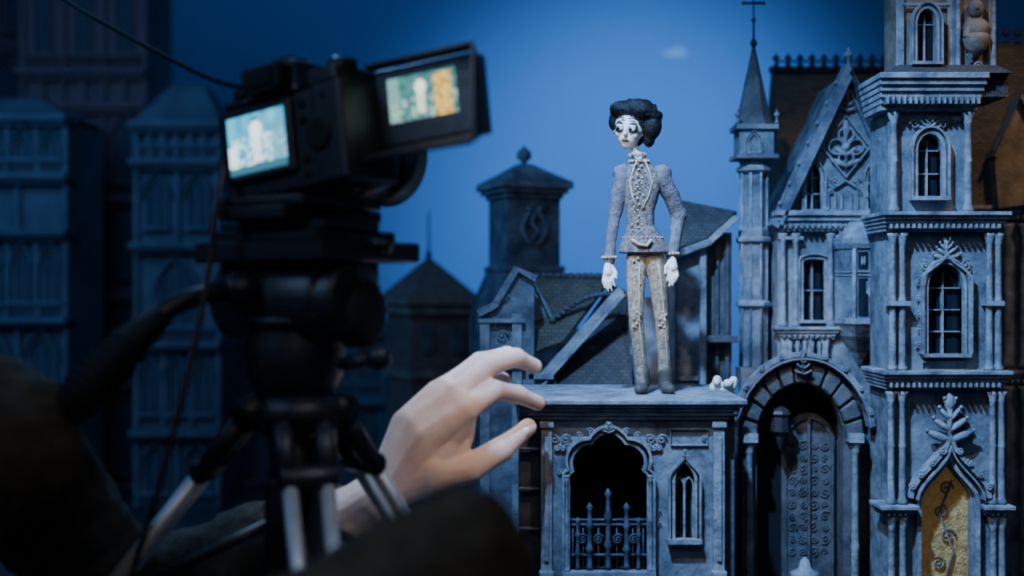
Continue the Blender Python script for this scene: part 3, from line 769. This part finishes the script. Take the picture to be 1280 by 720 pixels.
jk=part('jacket',b,PJACK,R,remesh=.0014,smooth=1,disp=(.005,.0014))
b=B()
b.limb([pp(779,221),pp(774,242),pp(768,272),pp(764,298,-.004),pp(761,326,-.008)],[.0108,.0095,.0068,.0060,.0064])
b.limb([pp(826,221),pp(840,244,.007),pp(850,268,.014),pp(846,296,.007),pp(840,321,.0)],[.0108,.0098,.0088,.0068,.0064])
b.ball(pp(850,268,.013),.0102); b.ball(pp(778,216),(.0112,.010,.010)); b.ball(pp(828,216),(.0112,.010,.010))
part('sleeves',b,PSLV,jk,remesh=.0014,smooth=2,disp=(.012,.0018))
b=B(); random.seed(5)
for k in range(12):
    y=206+k*7.2; x=796+ (k%2)*2-1; hd=17 if 220<y<262 else 14
    b.ball(pp(x,y,-hd*S-.0015),.0015,8,6)
    for sx in(-1,1):
        b.ball(pp(x+sx*(5+2.5*sin(k*1.3)),y+3,-hd*S),.0012,8,6)
for sx in(-1,1):
    pts=[pp(800+sx*4,200,-.010),pp(800+sx*9,212,-.013),pp(800+sx*14,228,-.0125),pp(799+sx*10,246,-.0145),pp(798+sx*3,262,-.0145)]
    b.tube(pts,.0011,6)
for k in range(30):
    a=2*pi*k/30; c=pp(803.5,297,0); b.ball((c.x+25*S*cos(a),c.y+19*S*sin(a),c.z),.0011,8,6)
for k in range(16):
    a=2*pi*k/16; c=pp(797,194,0); b.ball((c.x+(9.5)*S*cos(a),c.y+9.5*S*sin(a),c.z+.001*sin(k*2)),.0024,8,6); c=pp(799,202,0); b.ball((c.x+(12)*S*cos(a),c.y+11*S*sin(a),c.z),.0020,8,6)
part('lace_trim',b,PGOLD,jk)
for c0 in(pp(761,322,-.008),pp(840,317,.0)):
    b=B()
    for k in range(12):
        a=2*pi*k/12; b.ball((c0.x+.0072*cos(a),c0.y+.0072*sin(a),c0.z),.0020,8,6)
    part('cuff',b,PGOLD,jk)
b=B(); b.tube([pp(812,300,-.020),pp(806,308,-.022),pp(796,306,-.022),pp(788,300,-.018)],.0020,6); part('belt_clasp',b,PGOLD,jk)
b=B()
b.limb([pp(804,306),pp(796,322),pp(794,352,-.006),pp(794,400,-.010),pp(799,440,-.005),pp(804,486)],[.0125,.0120,.0106,.0082,.0074,.0070])
b.limb([pp(804,306),pp(817,322),pp(822,352),pp(827,400,.0),pp(830,440,.003),pp(832,484,.004)],[.0125,.0120,.0106,.0082,.0074,.0070])
tr=part('trousers',b,PTROU,R,remesh=.0014,smooth=2,disp=(.008,.0014))
b=B(); RR=[.0118,.0108,.0084,.0076,.0072]; random.seed(8)
for leg in range(2):
    A=[(795,330,-.003),(794,352,-.006),(794,400,-.010),(799,440,-.005),(804,480,0)] if leg==0 else [(818,330,0),(822,352,0),(827,400,0),(830,440,.003),(832,478,.004)]
    pts=[pp(x+3,y,dy-RR[i]*.95) for i,(x,y,dy) in enumerate(A)]; b.tube(pts,.0008,6)
    for i in range(14):
        k=random.choice((0,1,2,2,2,3)); x,y,dy=A[k]
        b.ball(pp(x+random.uniform(-5,5),y+random.uniform(-8,10),dy-RR[k]*.93),random.uniform(.0009,.0016),8,6)
    for dx,dy2 in((-3,0),(3,2),(0,6),(-4,9),(4,-5),(0,-8)):
        b.ball(pp(A[2][0]+dx,A[2][1]+dy2-2,A[2][2]-.0083),.0017,8,6)
part('embroidery',b,PGOLD,tr)
def boot(a,t):
    b=B()
    b.limb([a+Vector((0,0,.018)),a+Vector((0,0,.004))],[.0080,.0078]); b.limb([a+Vector((0,.004,.0)),t],[.0065,.0055])
    b.ball((a+t)/2,(.008,.012,.006))
    for v in b.v: v.z=max(v.z,FZ+.0002)
    part('boot',b,PBOOT,R,remesh=.0013,smooth=1)
boot(Vector((pp(804,0).x,D,FZ+.006)),Vector((pp(797,0).x,D-.018,FZ+.0055)))
boot(Vector((pp(832,0).x,D+.003,FZ+.006)),Vector((pp(836,0).x,D-.015,FZ+.0055)))
for sx in(-1,1):
    b=B(); b.M=HT; b.ball((sx*7.6,-14.4,1.6),(6.2,3.2,6.0),14,10); sk=part('eye_socket',b,EYES,R)
    b=B(); b.M=HT; b.ball((sx*7.4,-15.6,.6),(4.4,2.9,3.6),14,10); ey=part('eye',b,EYEW,sk)
    b=B(); b.M=HT; b.ball((sx*7.4-1.2,-17.6,-.2),(2.2,1.2,2.2),10,8); part('pupil',b,EYEB,sk)
    b=B(); b.M=HT; b.ball((sx*7.4,-15.4,3.0),(4.8,3.6,2.1),14,10); part('eyelid',b,PFACE,sk)
    b=B(); b.M=HT; b.tube([(sx*2.5,-17.5,11),(sx*7,-17,13.0),(sx*13,-13.5,10)],[.6,.9,.5],6); part('eyebrow',b,HAIRM,R)
b=B(); b.M=HT; b.tube([(-4.5,-14.2,-13.5),(0,-16,-12.8),(4.5,-14.2,-13.5)],[.5,1.3,.5],8); part('mouth',b,LIP,R)
b=B(); b.M=HT; random.seed(11)
b.ball((4,8,10),(24,20,19),16,12); b.ball((-9,-1,22),(17,15,10)); b.ball((10,-2,23),(18,15,12)); b.ball((25,4,5),(12,12,16)); b.ball((-18,4,8),(9,11,13)); b.ball((23,6,-9),(7,9,11)); b.ball((0,16,-4),(18,10,18))
for i in range(46):
    a=random.random()*2*pi; e=random.uniform(.05,1.3)
    c=Vector((6+26*cos(a)*cos(e),6+20*sin(a)*cos(e),11+21*sin(e)))
    if c.y<-8 and c.z<19: continue
    b.ball(c,(random.uniform(3,6.5),random.uniform(3,5),random.uniform(3,5.5)))
hr=part('hair',b,HAIRM,R,remesh=.0016,smooth=1,disp=(.004,.001))
b=B(); b.M=HT
for i in range(34):
    a=-2.9+i*.16; pts=[]
    for k in range(6):
        t=k/5; pts.append((4+(28+random.random()*3)*cos(a+t*.6)*(1-.25*t),2+18*sin(a+t*.6)*(1-.3*t)+2,18+13*t-3*random.random()))
    if min(p[1] for p in pts)<-14 and pts[0][2]<14: continue
    b.tube(pts,[1.3,1.6,1.4,1.1,.8,.4],6)
part('hair_strands',b,HAIRM,hr)

# ================================================================ DSLR camera on tripod
cam0=P(366,172,1.12)
CT=Matrix.Translation(cam0)@Matrix.Rotation(math.radians(-33),4,'Z')@Matrix.Rotation(math.radians(-7),4,'Y')
R=thing('camera','black DSLR camera with lit rear screen mounted on tripod','camera',cam0)
b=B(); w=.070
b.box(-w,w,-.018,.022,-.050,.034)
b.box(.040,w+.004,-.020,.05,-.050,.036)
b.frus((-.034,.030,-.022,.034,.034),(-.022,.018,-.012,.028,.066))
b.box(-w+.002,-.036,-.014,.018,.034,.042)
b.box(.034,w-.002,-.016,.040,.034,.050)
body=part('body',b,BLK,R,T=CT,bevel=.005,seg=3)
b=B(); b.box(-.024,.020,-.034,-.014,.038,.060); b.box(-.018,.014,-.038,-.03,.042,.056); part('eyepiece',b,RUB,body,T=CT,bevel=.003,seg=2)
b=B(); b.box(-.060,.020,-.024,-.017,-.034,.030); scr=part('screen_housing',b,BLK,body,T=CT,bevel=.0015)
b=B(); b.box(-.012,.010,-.006,.018,.066,.070); part('hot_shoe',b,IRON,body,T=CT)
b=B(); b.M=Matrix.Translation((-.052,.002,0)); b.lathe(0,0,[(.012,.040),(.012,.050),(.011,.052)],20); b.M=Matrix.Translation((.055,.01,0)); b.lathe(0,0,[(.013,.048),(.013,.057),(.012,.058)],20); part('control_dial',b,RUB,body,T=CT)
b=B()
for z in(.022,.008,-.026,-.038): b.ball((.030,-.020,z),(.0035,.002,.0035))
b.ball((.055,-.018,.024),(.004,.003,.004))
part('button',b,RUB,body,T=CT)
b=B(); b.M=Matrix.Translation((.048,-.019,-.008))@Matrix.Rotation(pi/2,4,'X'); b.lathe(0,0,[(.013,-.001),(.013,.003),(.011,.004),(.006,.003)],20); part('rear_wheel',b,RUB,body,T=CT)
b=B(); b.M=Matrix.Translation((-.004,.02,-.006))@Matrix.Rotation(-pi/2,4,'X')
b.lathe(0,0,[(.036,0),(.036,.012),(.041,.014),(.041,.05),(.039,.052),(.043,.054),(.043,.085),(.040,.088),(.046,.09),(.047,.118),(.043,.118),(.040,.10)],32)
lens=part('lens',b,BLK,R,T=CT)
b=B(); b.M=Matrix.Translation((-.004,.02,-.006))@Matrix.Rotation(-pi/2,4,'X')
for i in range(36):
    a=i*pi/18; b.box(.0415*cos(a)-.0012,.0415*cos(a)+.0012,.0415*sin(a)-.0012,.0415*sin(a)+.0012,.018,.046)
part('focus_ring',b,RUB,lens,T=CT)
def screen(name,parent,T,x0,x1,z0,z1,y,func,es):
    nx,nz=120,80; vs=[];fs=[];cols=[]
    for j in range(nz+1):
        for i in range(nx+1):
            u=i/nx;v=j/nz; vs.append((x0+(x1-x0)*u,y,z0+(z1-z0)*v)); cols.append(func(u,v))
    for j in range(nz):
        for i in range(nx): a=j*(nx+1)+i; fs.append((a,a+1,a+nx+2,a+nx+1))
    bb=B(); bb.add(vs,fs); 
    m=bpy.data.materials.new(name); m.use_nodes=True; nt=m.node_tree; p=nt.nodes['Principled BSDF']; p.inputs['Base Color'].default_value=(.01,.01,.01,1); p.inputs['Roughness'].default_value=.2
    at=nt.nodes.new('ShaderNodeAttribute'); at.attribute_name='picture'; nt.links.new(at.outputs['Color'],p.inputs['Emission Color']); p.inputs['Emission Strength'].default_value=es
    o=part(name,bb,m,parent,T=T)
    ca=o.data.color_attributes.new('picture','FLOAT_COLOR','POINT')
    for i,c in enumerate(cols): ca.data[i].color=(*c,1)
    return o
from mathutils import noise as NZ
def lerp(a,b,t): return tuple(a[i]+(b[i]-a[i])*t for i in range(3))
def fig(u,v,cx,k=1):
    if .80<v<.92 and abs(u-cx)<.045*k: return 2 if v>.87 else 1
    if .55<v<=.80 and abs(u-cx)<(.05+.03*abs(sin((v-.55)*9)))*k: return 1
    if .12<v<=.55 and .012*k<abs(u-cx)<.05*k: return 1
    return 0
def picA(u,v):
    n=NZ.noise(Vector((u*7,v*5,1)))*.5+.5; c=lerp((.10,.52,.75),(.02,.20,.40),n)
    if NZ.noise(Vector((u*16,v*11,4)))>.10 and v<.62: c=(.55,.85,.95)
    f=fig(u,v,.50,1.3)
    if f: c=(.85,.95,1.0) if f==1 else (.02,.05,.08)
    if u>.78 and v<.85+.08*sin(u*30): c=lerp(c,(.10,.30,.42),.7)
    if u<.16 and v<.5: c=(.65,.9,.95)
    if v<.10+.08*n: c=(.03,.12,.18)
    return c
def picB(u,v):
    n=NZ.noise(Vector((u*8,v*6,9)))*.5+.5; c=lerp((.08,.26,.25),(.02,.08,.10),n)
    if NZ.noise(Vector((u*15,v*12,7)))>.15 and v<.5: c=lerp(c,(.45,.6,.5),.7)
    f=fig(u,v,.48,1.0)
    if f: c=(.9,.9,.75) if f==1 else (.02,.03,.03)
    if abs(u-.80)<.13 and v<.95: c=lerp((1.0,.62,.15),(.10,.05,.01),min(1,max(0,NZ.noise(Vector((u*24,v*16,2)))*1.4+.45)))
    if u<.16: c=lerp(c,(.25,.45,.42),.5)
    return c
screen('lit_screen',scr,CT,-.054,.014,-.028,.023,-.0245,picA,2.1)

m0=P(532,126,1.08); MT=Matrix.Translation(m0)@Matrix.Rotation(math.radians(-27),4,'Z')@Matrix.Rotation(math.radians(-6),4,'Y')
R2=thing('field_monitor','black hooded field monitor showing the puppet, mounted on the camera','monitor',m0)
b=B(); b.box(-.050,.050,0,.022,-.034,.034); mb=part('body',b,BLK,R2,T=MT,bevel=.003,seg=2)
screen('lit_screen',mb,MT,-.036,.031,-.014,.024,-.0006,picB,2.0)
b=B()
def hexa(b,pts): b.add(pts,[(0,1,2,3),(7,6,5,4),(0,1,5,4),(1,2,6,5),(2,3,7,6),(3,0,4,7)])
t=.0025
hexa(b,[(-.052,0,-.034),(.052,0,-.034),(.066,-.05,-.050),(-.050,-.03,-.044),(-.052,0,-.034-t),(.052,0,-.034-t),(.066,-.05,-.050-t),(-.050,-.03,-.044-t)])
hexa(b,[(.050,0,-.036),(.050,0,.036),(.054,-.012,.036),(.068,-.05,-.048),(.050+t,0,-.036),(.050+t,0,.036),(.054+t,-.012,.036),(.068+t,-.05,-.048)])
hexa(b,[(-.052,0,.034),(.052,0,.034),(.056,-.014,.036),(-.052,-.010,.036),(-.052,0,.034+t),(.052,0,.034+t),(.056,-.014,.036+t),(-.052,-.010,.036+t)])
part('sun_hood',b,RUB,R2,T=MT)
b=B(); q=MT.inverted()@(CT@Vector((.058,.0,.050)))
b.tube([(0-.02,.02,-.0),(-.03,.035,-.01),(q[0]*.6-.02,q[1]*.6+.03,q[2]*.6),q],[.006,.007,.007,.008],10); b.ball((-.03,.035,-.01),.011); b.ball(q,.010)
part('bracket_arm',b,BLK,R2,T=MT)

# ================================================================ tripod
tc=P(368,300,1.12); tx,ty=tc.x,tc.y
R=thing('tripod','black video tripod with fluid head, pan handle and silver leg tubes','tripod',(tx,ty,DECK))
def ty_(y): return Z(y,ty)
HT2=Matrix.Translation((tx,ty,0))@Matrix.Rotation(math.radians(-33),4,'Z')
b=B(); b.box(-.05,.05,-.045,.06,ty_(262),ty_(249)); b.box(-.038,.038,-.055,.075,ty_(278),ty_(262)); b.box(-.06,.06,-.03,.045,ty_(290),ty_(278))
part('quick_release_plate',b,BLK,R,T=HT2,bevel=.002)
b=B(); b.box(-.072,.074,-.050,.085,ty_(328),ty_(303)); b.box(-.058,.058,-.04,.07,ty_(304),ty_(289)); b.box(-.055,.055,-.035,.05,ty_(400),ty_(326))
b.M=Matrix.Translation((0,0,ty_(375)))@Matrix.Rotation(pi/2,4,'Y'); b.lathe(0,0,[(.030,-.072),(.036,-.068),(.036,-.05),(.04,-.048),(.04,.05),(.036,.052),(.036,.068),(.03,.072)],28); b.M=None
b.lathe(0,0,[(.026,ty_(505)),(.034,ty_(492)),(.042,ty_(470)),(.046,ty_(430)),(.040,ty_(412)),(.046,ty_(405)),(.046,ty_(395))],28)
head=part('fluid_head',b,BLK,R,T=HT2,bevel=.002)
b=B(); b.M=Matrix.Translation(P(448,392,1.09))@Matrix.Rotation(math.radians(60),4,'Z')@Matrix.Rotation(pi/2,4,'X')
b.lathe(0,0,[(.022,-.012),(.027,-.010),(.027,.010),(.022,.014),(.008,.016)],20)
for i in range(14): a=i*2*pi/14; b.box(.027*cos(a)-.002,.027*cos(a)+.002,.027*sin(a)-.002,.027*sin(a)+.002,-.009,.009)
b.M=None; b.tube([P(448,392,1.09),P(400,385,1.11)],.010,12); part('tension_knob',b,RUB,head)
b=B(); b.tube([P(425,455,1.09),P(470,448,1.07)],.006,8); b.ball(P(474,447,1.07),.011); part('locking_lever',b,BLK,head)
b=B(); b.tube([P(458,300,1.1),P(488,308,1.09)],.006,8); part('plate_lever',b,BLK,head)
hp=[P(300,362,1.09),P(262,366,1.07),P(225,378,1.05),P(192,398,1.04),P(165,425,1.03),P(140,455,1.02)]
b=B(); b.tube(hp,.0085,12); b.ball(hp[0],.017); ph=part('pan_handle',b,BLK,R)
b=B(); gpnts=[P(205,392,1.04),P(160,432,1.03),P(135,460,1.02),P(108,488,1.01),P(86,508,1.0)]
b.tube(gpnts,[.010,.0155,.0170,.0170,.0155],16); b.ball(gpnts[-1],.0155)
for i in range(9):
    p=gpnts[1].lerp(gpnts[4],i/8); q=gpnts[1].lerp(gpnts[4],i/8+.03); b.tube([p,q],.0182,16)
part('grip',b,RUB,ph)
b=B(); b.lathe(tx,ty,[(.022,DECK+.12),(.026,DECK+.125),(.026,ty_(600)),(.022,ty_(595)),(.022,ty_(500))],20)
b.box(tx-.020,tx+.020,ty-.016,ty+.016,ty_(690),ty_(575)); part('centre_column',b,BLK,R,bevel=.002)
b=B(); b.lathe(tx,ty,[(.030,ty_(545)),(.042,ty_(535)),(.042,ty_(505)),(.034,ty_(498))],6,False)
part('crown',b,BLK,R,bevel=.002)
feet=[Vector((-.50,1.13,DECK)),Vector((-.12,.93,DECK)),Vector((.02,1.30,DECK))]
for fi,f in enumerate(feet):
    hip=Vector((tx,ty,ty_(512))); d=f-hip; hd=Vector((d.x,d.y,0)).normalized(); side=hd.cross(Vector((0,0,1))).normalized()
    top=hip+hd*.035; d=f-top
    b=B()
    for sx in(-1,1): b.tube([top+side*sx*.018,top+d*.16+side*sx*.017],.0095,12)
    b.tube([top-side*.030,top+side*.030],.014,12)
    lg=part('leg',b,BLK,R)
    for t0,hw_,r_ in((.15,.024,.011),(.70,.022,.013)):
        b=B(); b.tube([top+d*t0-side*hw_,top+d*t0+side*hw_],r_,10)
        if t0>.5: b.tube([top+d*(t0-.03),top+d*(t0+.06)],r_*1.35,10)
        part('leg_clamp',b,BLK,lg,bevel=.001)
    b=B()
    for sx in(-1,1): b.tube([top+d*.14+side*sx*.016,top+d*.72+side*sx*.013],.0068,12)
    b.tube([top+d*.68,top+d*.97],.0065,12); part('leg_tube',b,CHR,lg,label='silver inner leg tube')
    b=B(); b.lathe(f.x,f.y,[(.016,DECK),(.016,DECK+.006),(.008,DECK+.018)],14); part('foot',b,RUB,lg)
    b=B(); m=top+d*.5; b.tube([Vector((tx,ty,ty_(640))),m],.005,8); part('spreader',b,BLK,R)

def cable(name,pts,r,label,m=CORD):
    P0=[Vector(p) for p in pts]; out=[]
    for i in range(len(P0)-1):
        a=P0[max(i-1,0)];p=P0[i];q=P0[i+1];z=P0[min(i+2,len(P0)-1)]
        for k in range(8):
            t=k/8; out.append(.5*((2*p)+(-a+q)*t+(2*a-5*p+4*q-z)*t*t+(-a+3*p-3*q+z)*t**3))
    out.append(P0[-1]); b=B(); b.tube(out,r,8)
    for ph in(0,pi):
        pts=[o+Vector((cos(i*1.1+ph),sin(i*1.1+ph),0))*r*.7 for i,o in enumerate(out)]; b.tube(pts,r*.45,5)
    return part(name,b,m,label=label,cat='cable')
pe=P(-10,-45,1.5); bb=Vector((-1.95,2.6,2.35))
cable('power_cable',[CT@Vector((-.055,.0,.056)),P(262,98,1.16),P(190,62,1.24),P(120,24,1.33),pe,pe.lerp(bb,.5)+Vector((0,0,-.03)),bb],.0022,'thin black cable running from the camera up to a lighting stand',m=VOID)
g=thing('lighting_stand','black upright lighting stand holding the camera cable','stand',(bb.x-.022,bb.y,0))
b=B(); b.tube([(bb.x-.022,bb.y,0),(bb.x-.022,bb.y,bb.z+.05)],.02,12); part('pole',b,BLK,g)
b=B(); b.lathe(bb.x-.022,bb.y,[(.12,0),(.12,.015),(.03,.03)],20); part('base',b,BLK,g)
cable('braided_cord',[CT@Vector((-.074,-.008,.0)),P(270,262,1.08),P(262,330,1.06),P(248,410,1.02),P(222,520,1.0),P(190,640,1.0),P(163,730,1.03),P(135,900,1.05),Vector((X(120,1.06),1.06,DECK+.003))],.0026,'dark braided cord hanging from the camera down to the table')

# ================================================================ operator
R=thing('person','seated person in dark olive jacket reaching out a bare hand','person',(-.55,.80,0))
LW=P(484,618,1.25)
Ls=Vector((-.425,1.02,CZ-.115)); Le=P(165,752,1.29); Rs=Vector((-.30,.70,CZ-.33)); Re=P(572,704,.80); Rw=Vector((-.15,.87,.880))
pel=Vector((-.60,.84,.61)); nk=Vector((-.44,.83,CZ-.15)); hd=Vector((-.52,.80,CZ+.03))
b=B()
b.limb([pel,(pel+nk)/2+Vector((-.02,0,0)),nk+Vector((-.03,0,-.08))],[.11,.11,.10]); b.limb([nk+Vector((-.02,0,-.05)),nk,hd+Vector((0,0,-.06))],[.07,.055,.05])
b.limb([Ls,Le,LW+Vector((-.02,-.006,-.012))],[.045,.034,.022]); b.limb([Rs,Re,Rw],[.045,.034,.024]); b.limb([nk+Vector((-.02,0,-.06)),Ls],[.06,.045]); b.limb([nk+Vector((-.02,0,-.06)),Rs],[.06,.045])
k1=Vector((-.28,.93,.56)); k2=Vector((-.34,.68,.56)); 
b.limb([pel,k1,Vector((-.33,.95,.1))],[.09,.055,.035]); b.limb([pel,k2,Vector((-.38,.66,.1))],[.09,.055,.035])
b.M=Matrix.Translation(hd)@Matrix.Rotation(math.radians(60),4,'Z')
b.ball((0,0,.02),(.072,.09,.09),18,12); b.ball((0,-.03,-.05),(.05,.055,.055)); b.ball((0,-.092,-.01),(.012,.018,.02)); b.ball((-.075,0,0),(.012,.02,.03)); b.ball((.075,0,0),(.012,.02,.03)); b.ball((0,-.08,-.055),(.02,.012,.008)); b.M=None
b.limb([Rw,Rw+Vector((-.03,.05,-.045))],[.026,.030])
for k in range(4):
    o=Vector((-.045+.022*k,.085+.006*k,-.052)); b.limb([Rw+Vector((-.03,.05,-.045)),Rw+o,Rw+o+Vector((-.012,.028,-.008)),Rw+o+Vector((-.016,.05,-.014))],[.012,.0095,.0085,.007],10)
b.limb([Rw+Vector((-.02,.02,-.03)),Rw+Vector((.03,.055,-.05)),Rw+Vector((.03,.08,-.06))],[.013,.011,.008],10)
body=part('body',b,SKIN,R,remesh=.006,smooth=3)
def hnd():
    b=B()
    wr=[P(405,660,1.235),P(445,640,1.24),P(484,614,1.25)]
    for o in(-.011,0,.011):
        b.limb([w+Vector((0,o,o*.3)) for w in wr],[.0255,.0235,.0225])
    mcp=[P(582,513,1.240),P(570,492,1.256),P(558,485,1.275),P(546,491,1.292)]
    wc=[P(506,600,1.243),P(499,592,1.252),P(493,588,1.262),P(490,590,1.272)]
    N=13
    def il(L,t):
        t*=3; i=min(int(t),2); return L[i].lerp(L[i+1],t-i)
    for k in range(N):
        t=k/(N-1); a=il(wc,t); c=il(mcp,t); m_=(a+c)/2+Vector((-.007,0,.006)); b.limb([wr[2].lerp(a,.3),a,m_,c],[.020,.0200,.0180,.0130])
    def fin(pts,rs):
        out=[];ro=[]
        for i in range(len(pts)-1):
            for k in range(4):
                t=k/4; out.append(pts[i].lerp(pts[i+1],t)); q=rs[i]+(rs[i+1]-rs[i])*t; ro.append(q-.0010*sin(t*pi))
        out.append(pts[-1]); ro.append(rs[-1]); b.limb(out,ro)
    fin([mcp[0],P(617,488,1.262),P(647,493,1.300),P(672,504,1.330)],[.0128,.0112,.0101,.0082])
    fin([mcp[1],P(611,457,1.272),P(645,447,1.308),P(668,458,1.334)],[.0132,.0117,.0104,.0084])
    fin([mcp[2],P(600,453,1.292),P(634,444,1.322),P(656,454,1.346)],[.0126,.0111,.0098,.0080])
    fin([mcp[3],P(584,466,1.312),P(608,463,1.335),P(630,474,1.350)],[.0118,.0097,.0087,.0072])
    fin([P(506,604,1.243),P(542,594,1.238),P(584,586,1.246),P(626,562,1.282),P(660,534,1.325)],[.0205,.0200,.0155,.0130,.0094])
    for k in range(7):
        t=k/6; b.limb([P(540,588,1.244).lerp(P(524,578,1.27),t),P(560,548,1.250).lerp(P(548,532,1.276),t),mcp[0].lerp(mcp[2],t)],[.0195,.0175,.0126])
    b.limb([P(562,580,1.248),P(578,545,1.254),mcp[0]],[.0145,.0115,.0118])
    return b
hand=part('hand',hnd(),SKIN,body,remesh=.0014,smooth=7)
def nail(p,r,rot):
    b=B(); b.M=Matrix.Translation(p)@Matrix.Rotation(rot,4,'Y'); b.ball((0,0,0),r,12,8); part('fingernail',b,NAIL,hand)
nail(P(665,499,1.322)+Vector((0,-.0045,.0033)),(.0068,.0036,.0033),math.radians(22))
nail(P(660,452,1.325)+Vector((0,-.0040,.0035)),(.0068,.0036,.0033),math.radians(22))
nail(P(652,539,1.312)+Vector((.002,-.0058,-.001)),(.0080,.0040,.0052),math.radians(-40))
b=B()
for t,r in((0,.125),(.35,.125),(.7,.13)): 
    p=pel.lerp(nk+Vector((-.03,0,-.08)),t); b.ball(p,(r,r*1.05,r*1.1),20,14)
b.limb([pel,nk+Vector((-.03,0,-.09))],[.128,.12],20)
b.limb([nk+Vector((-.03,0,-.07)),Ls,Ls.lerp(Le,.5),Le,Le.lerp(LW,.45),Le.lerp(LW,.76)],[.085,.066,.056,.050,.044,.037],18)
b.limb([nk+Vector((-.03,0,-.08)),Rs,Rs.lerp(Re,.5),Re,Re.lerp(Rw,.5),Re.lerp(Rw,.9)],[.085,.068,.056,.046,.043,.036],18)
b.limb([nk+Vector((-.02,0,-.04)),nk+Vector((-.02,0,.0))],[.075,.062])
b.limb([P(40,520,1.0),P(20,570,.99),Ls],[.030,.050,.06],16)
part('jacket',b,OLIVE,R,remesh=.006,smooth=3,disp=(.04,.016))
b=B(); b.limb([pel,k1,Vector((-.33,.95,.08))],[.125,.08,.055],18); b.limb([pel,k2,Vector((-.38,.66,.08))],[.125,.08,.055],18); part('trousers',b,TROU,R,remesh=.008,smooth=3)
for x,y in((-.33,.95),(-.38,.66)):
    b=B(); b.limb([(x-.03,y,.045),(x+.12,y,.038)],[.042,.034]); b.ball((x,y,.07),.045)
    for v in b.v: v.z=max(v.z,.001)
    part('shoe',b,RUB,R,remesh=.006,smooth=1)
b=B(); b.M=Matrix.Translation(hd)@Matrix.Rotation(math.radians(60),4,'Z'); b.ball((0,.02,.045),(.082,.09,.08),16,12); b.ball((0,.05,-.01),(.075,.06,.07)); part('hair',b,HAIRM,R,remesh=.006,smooth=1)
g=thing('stool','black round studio stool under the seated person','stool',(-.62,.84,0))
b=B(); b.lathe(-.62,.84,[(.15,.42),(.16,.43),(.16,.455),(.15,.465)],28); part('seat',b,BLK,g)
for a in range(4):
    th=pi/4+a*pi/2; b=B(); b.tube([(-.62+.11*cos(th),.84+.11*sin(th),.42),(-.62+.17*cos(th),.84+.17*sin(th),0)],.012,10); part('leg',b,IRON,g)

# ================================================================ lights
def spot(name,loc,tgt,e,col,ang,blend=.6,size=.1):
    l=bpy.data.lights.new(name,'SPOT'); l.energy=e; l.color=col; l.spot_size=math.radians(ang); l.spot_blend=blend; l.shadow_soft_size=size
    o=bpy.data.objects.new(name,l); bpy.context.scene.collection.objects.link(o); o.location=loc
    o.rotation_euler=(Vector(tgt)-Vector(loc)).to_track_quat('-Z','Y').to_euler(); return o
def area(name,loc,tgt,e,col,sx,sy):
    l=bpy.data.lights.new(name,'AREA'); l.energy=e; l.color=col; l.shape='RECTANGLE'; l.size=sx; l.size_y=sy
    o=bpy.data.objects.new(name,l); bpy.context.scene.collection.objects.link(o); o.location=loc
    o.rotation_euler=(Vector(tgt)-Vector(loc)).to_track_quat('-Z','Y').to_euler(); return o
spot('backdrop_spot',(.50,2.2,2.75),(.42,4.4,1.42),290,(.18,.46,1),50,1,.2)
spot('backdrop_wash',(0,2.6,3.0),(-.1,4.4,1.7),16,(.06,.34,1),120,1,.2)
spot('set_key',(-.10,.75,2.15),(.44,1.5,1.03),185,(.24,.50,1),48,.9,.02)
spot('set_white_accent',(-.25,.70,1.95),(.30,1.42,1.05),22,(.85,.92,1),32,.9,.02)
spot('set_fill',(.5,.0,1.6),(.55,1.6,1.1),3.5,(.10,.34,1),70,.8,.2)
spot('puppet_spot',(-.30,.62,1.80),(.16,1.45,1.31),24,(1,.84,.66),15,.7,.02)
spot('hand_cool_light',(-.30,1.65,2.0),(-.08,1.27,1.12),30,(.62,.80,1),26,.7,.03)
spot('hand_warm_light',(.40,.75,1.85),(-.03,1.29,1.15),22,(1,.80,.66),16,.8,.03)
spot('warm_tower_light',(1.0,.9,2.3),(.62,1.6,1.48),30,(1,.66,.36),26,.9,.05)
area('town_wash',(-1.0,1.5,1.9),(-.8,2.7,1.3),6.5,(.10,.38,1),.8,.6)
area('mid_town_wash',(-.1,1.5,2.3),(-.05,2.2,1.2),2.2,(.18,.45,1),.4,.3)
area('rig_side_light',(-.9,.5,1.9),(-.2,1.12,1.2),3.2,(.30,.52,1),.3,.3)
area('sleeve_light',(.1,.1,2.0),(-.1,.85,1.05),1.6,(.9,.82,.7),.3,.3)
spot('tripod_leg_light',(.25,.75,1.75),(-.16,1.08,1.02),5,(.7,.82,1),18,.8,.03)
spot('back_rim',(-.5,2.6,2.5),(-.15,1.1,1.15),40,(.25,.5,1),34,.8,.1)
w=bpy.data.worlds.new('World'); bpy.context.scene.world=w; w.use_nodes=True
w.node_tree.nodes['Background'].inputs[0].default_value=(.03,.14,.45,1); w.node_tree.nodes['Background'].inputs[1].default_value=.05

cd=bpy.data.cameras.new('Camera'); cd.lens=45; cd.sensor_width=36; cd.clip_start=.01
co=bpy.data.objects.new('Camera',cd); bpy.context.scene.collection.objects.link(co); co.location=(0,0,CZ); co.rotation_euler=(pi/2,0,0)
cd.dof.use_dof=True; cd.dof.focus_distance=1.46; cd.dof.aperture_fstop=2.2
bpy.context.scene.camera=co
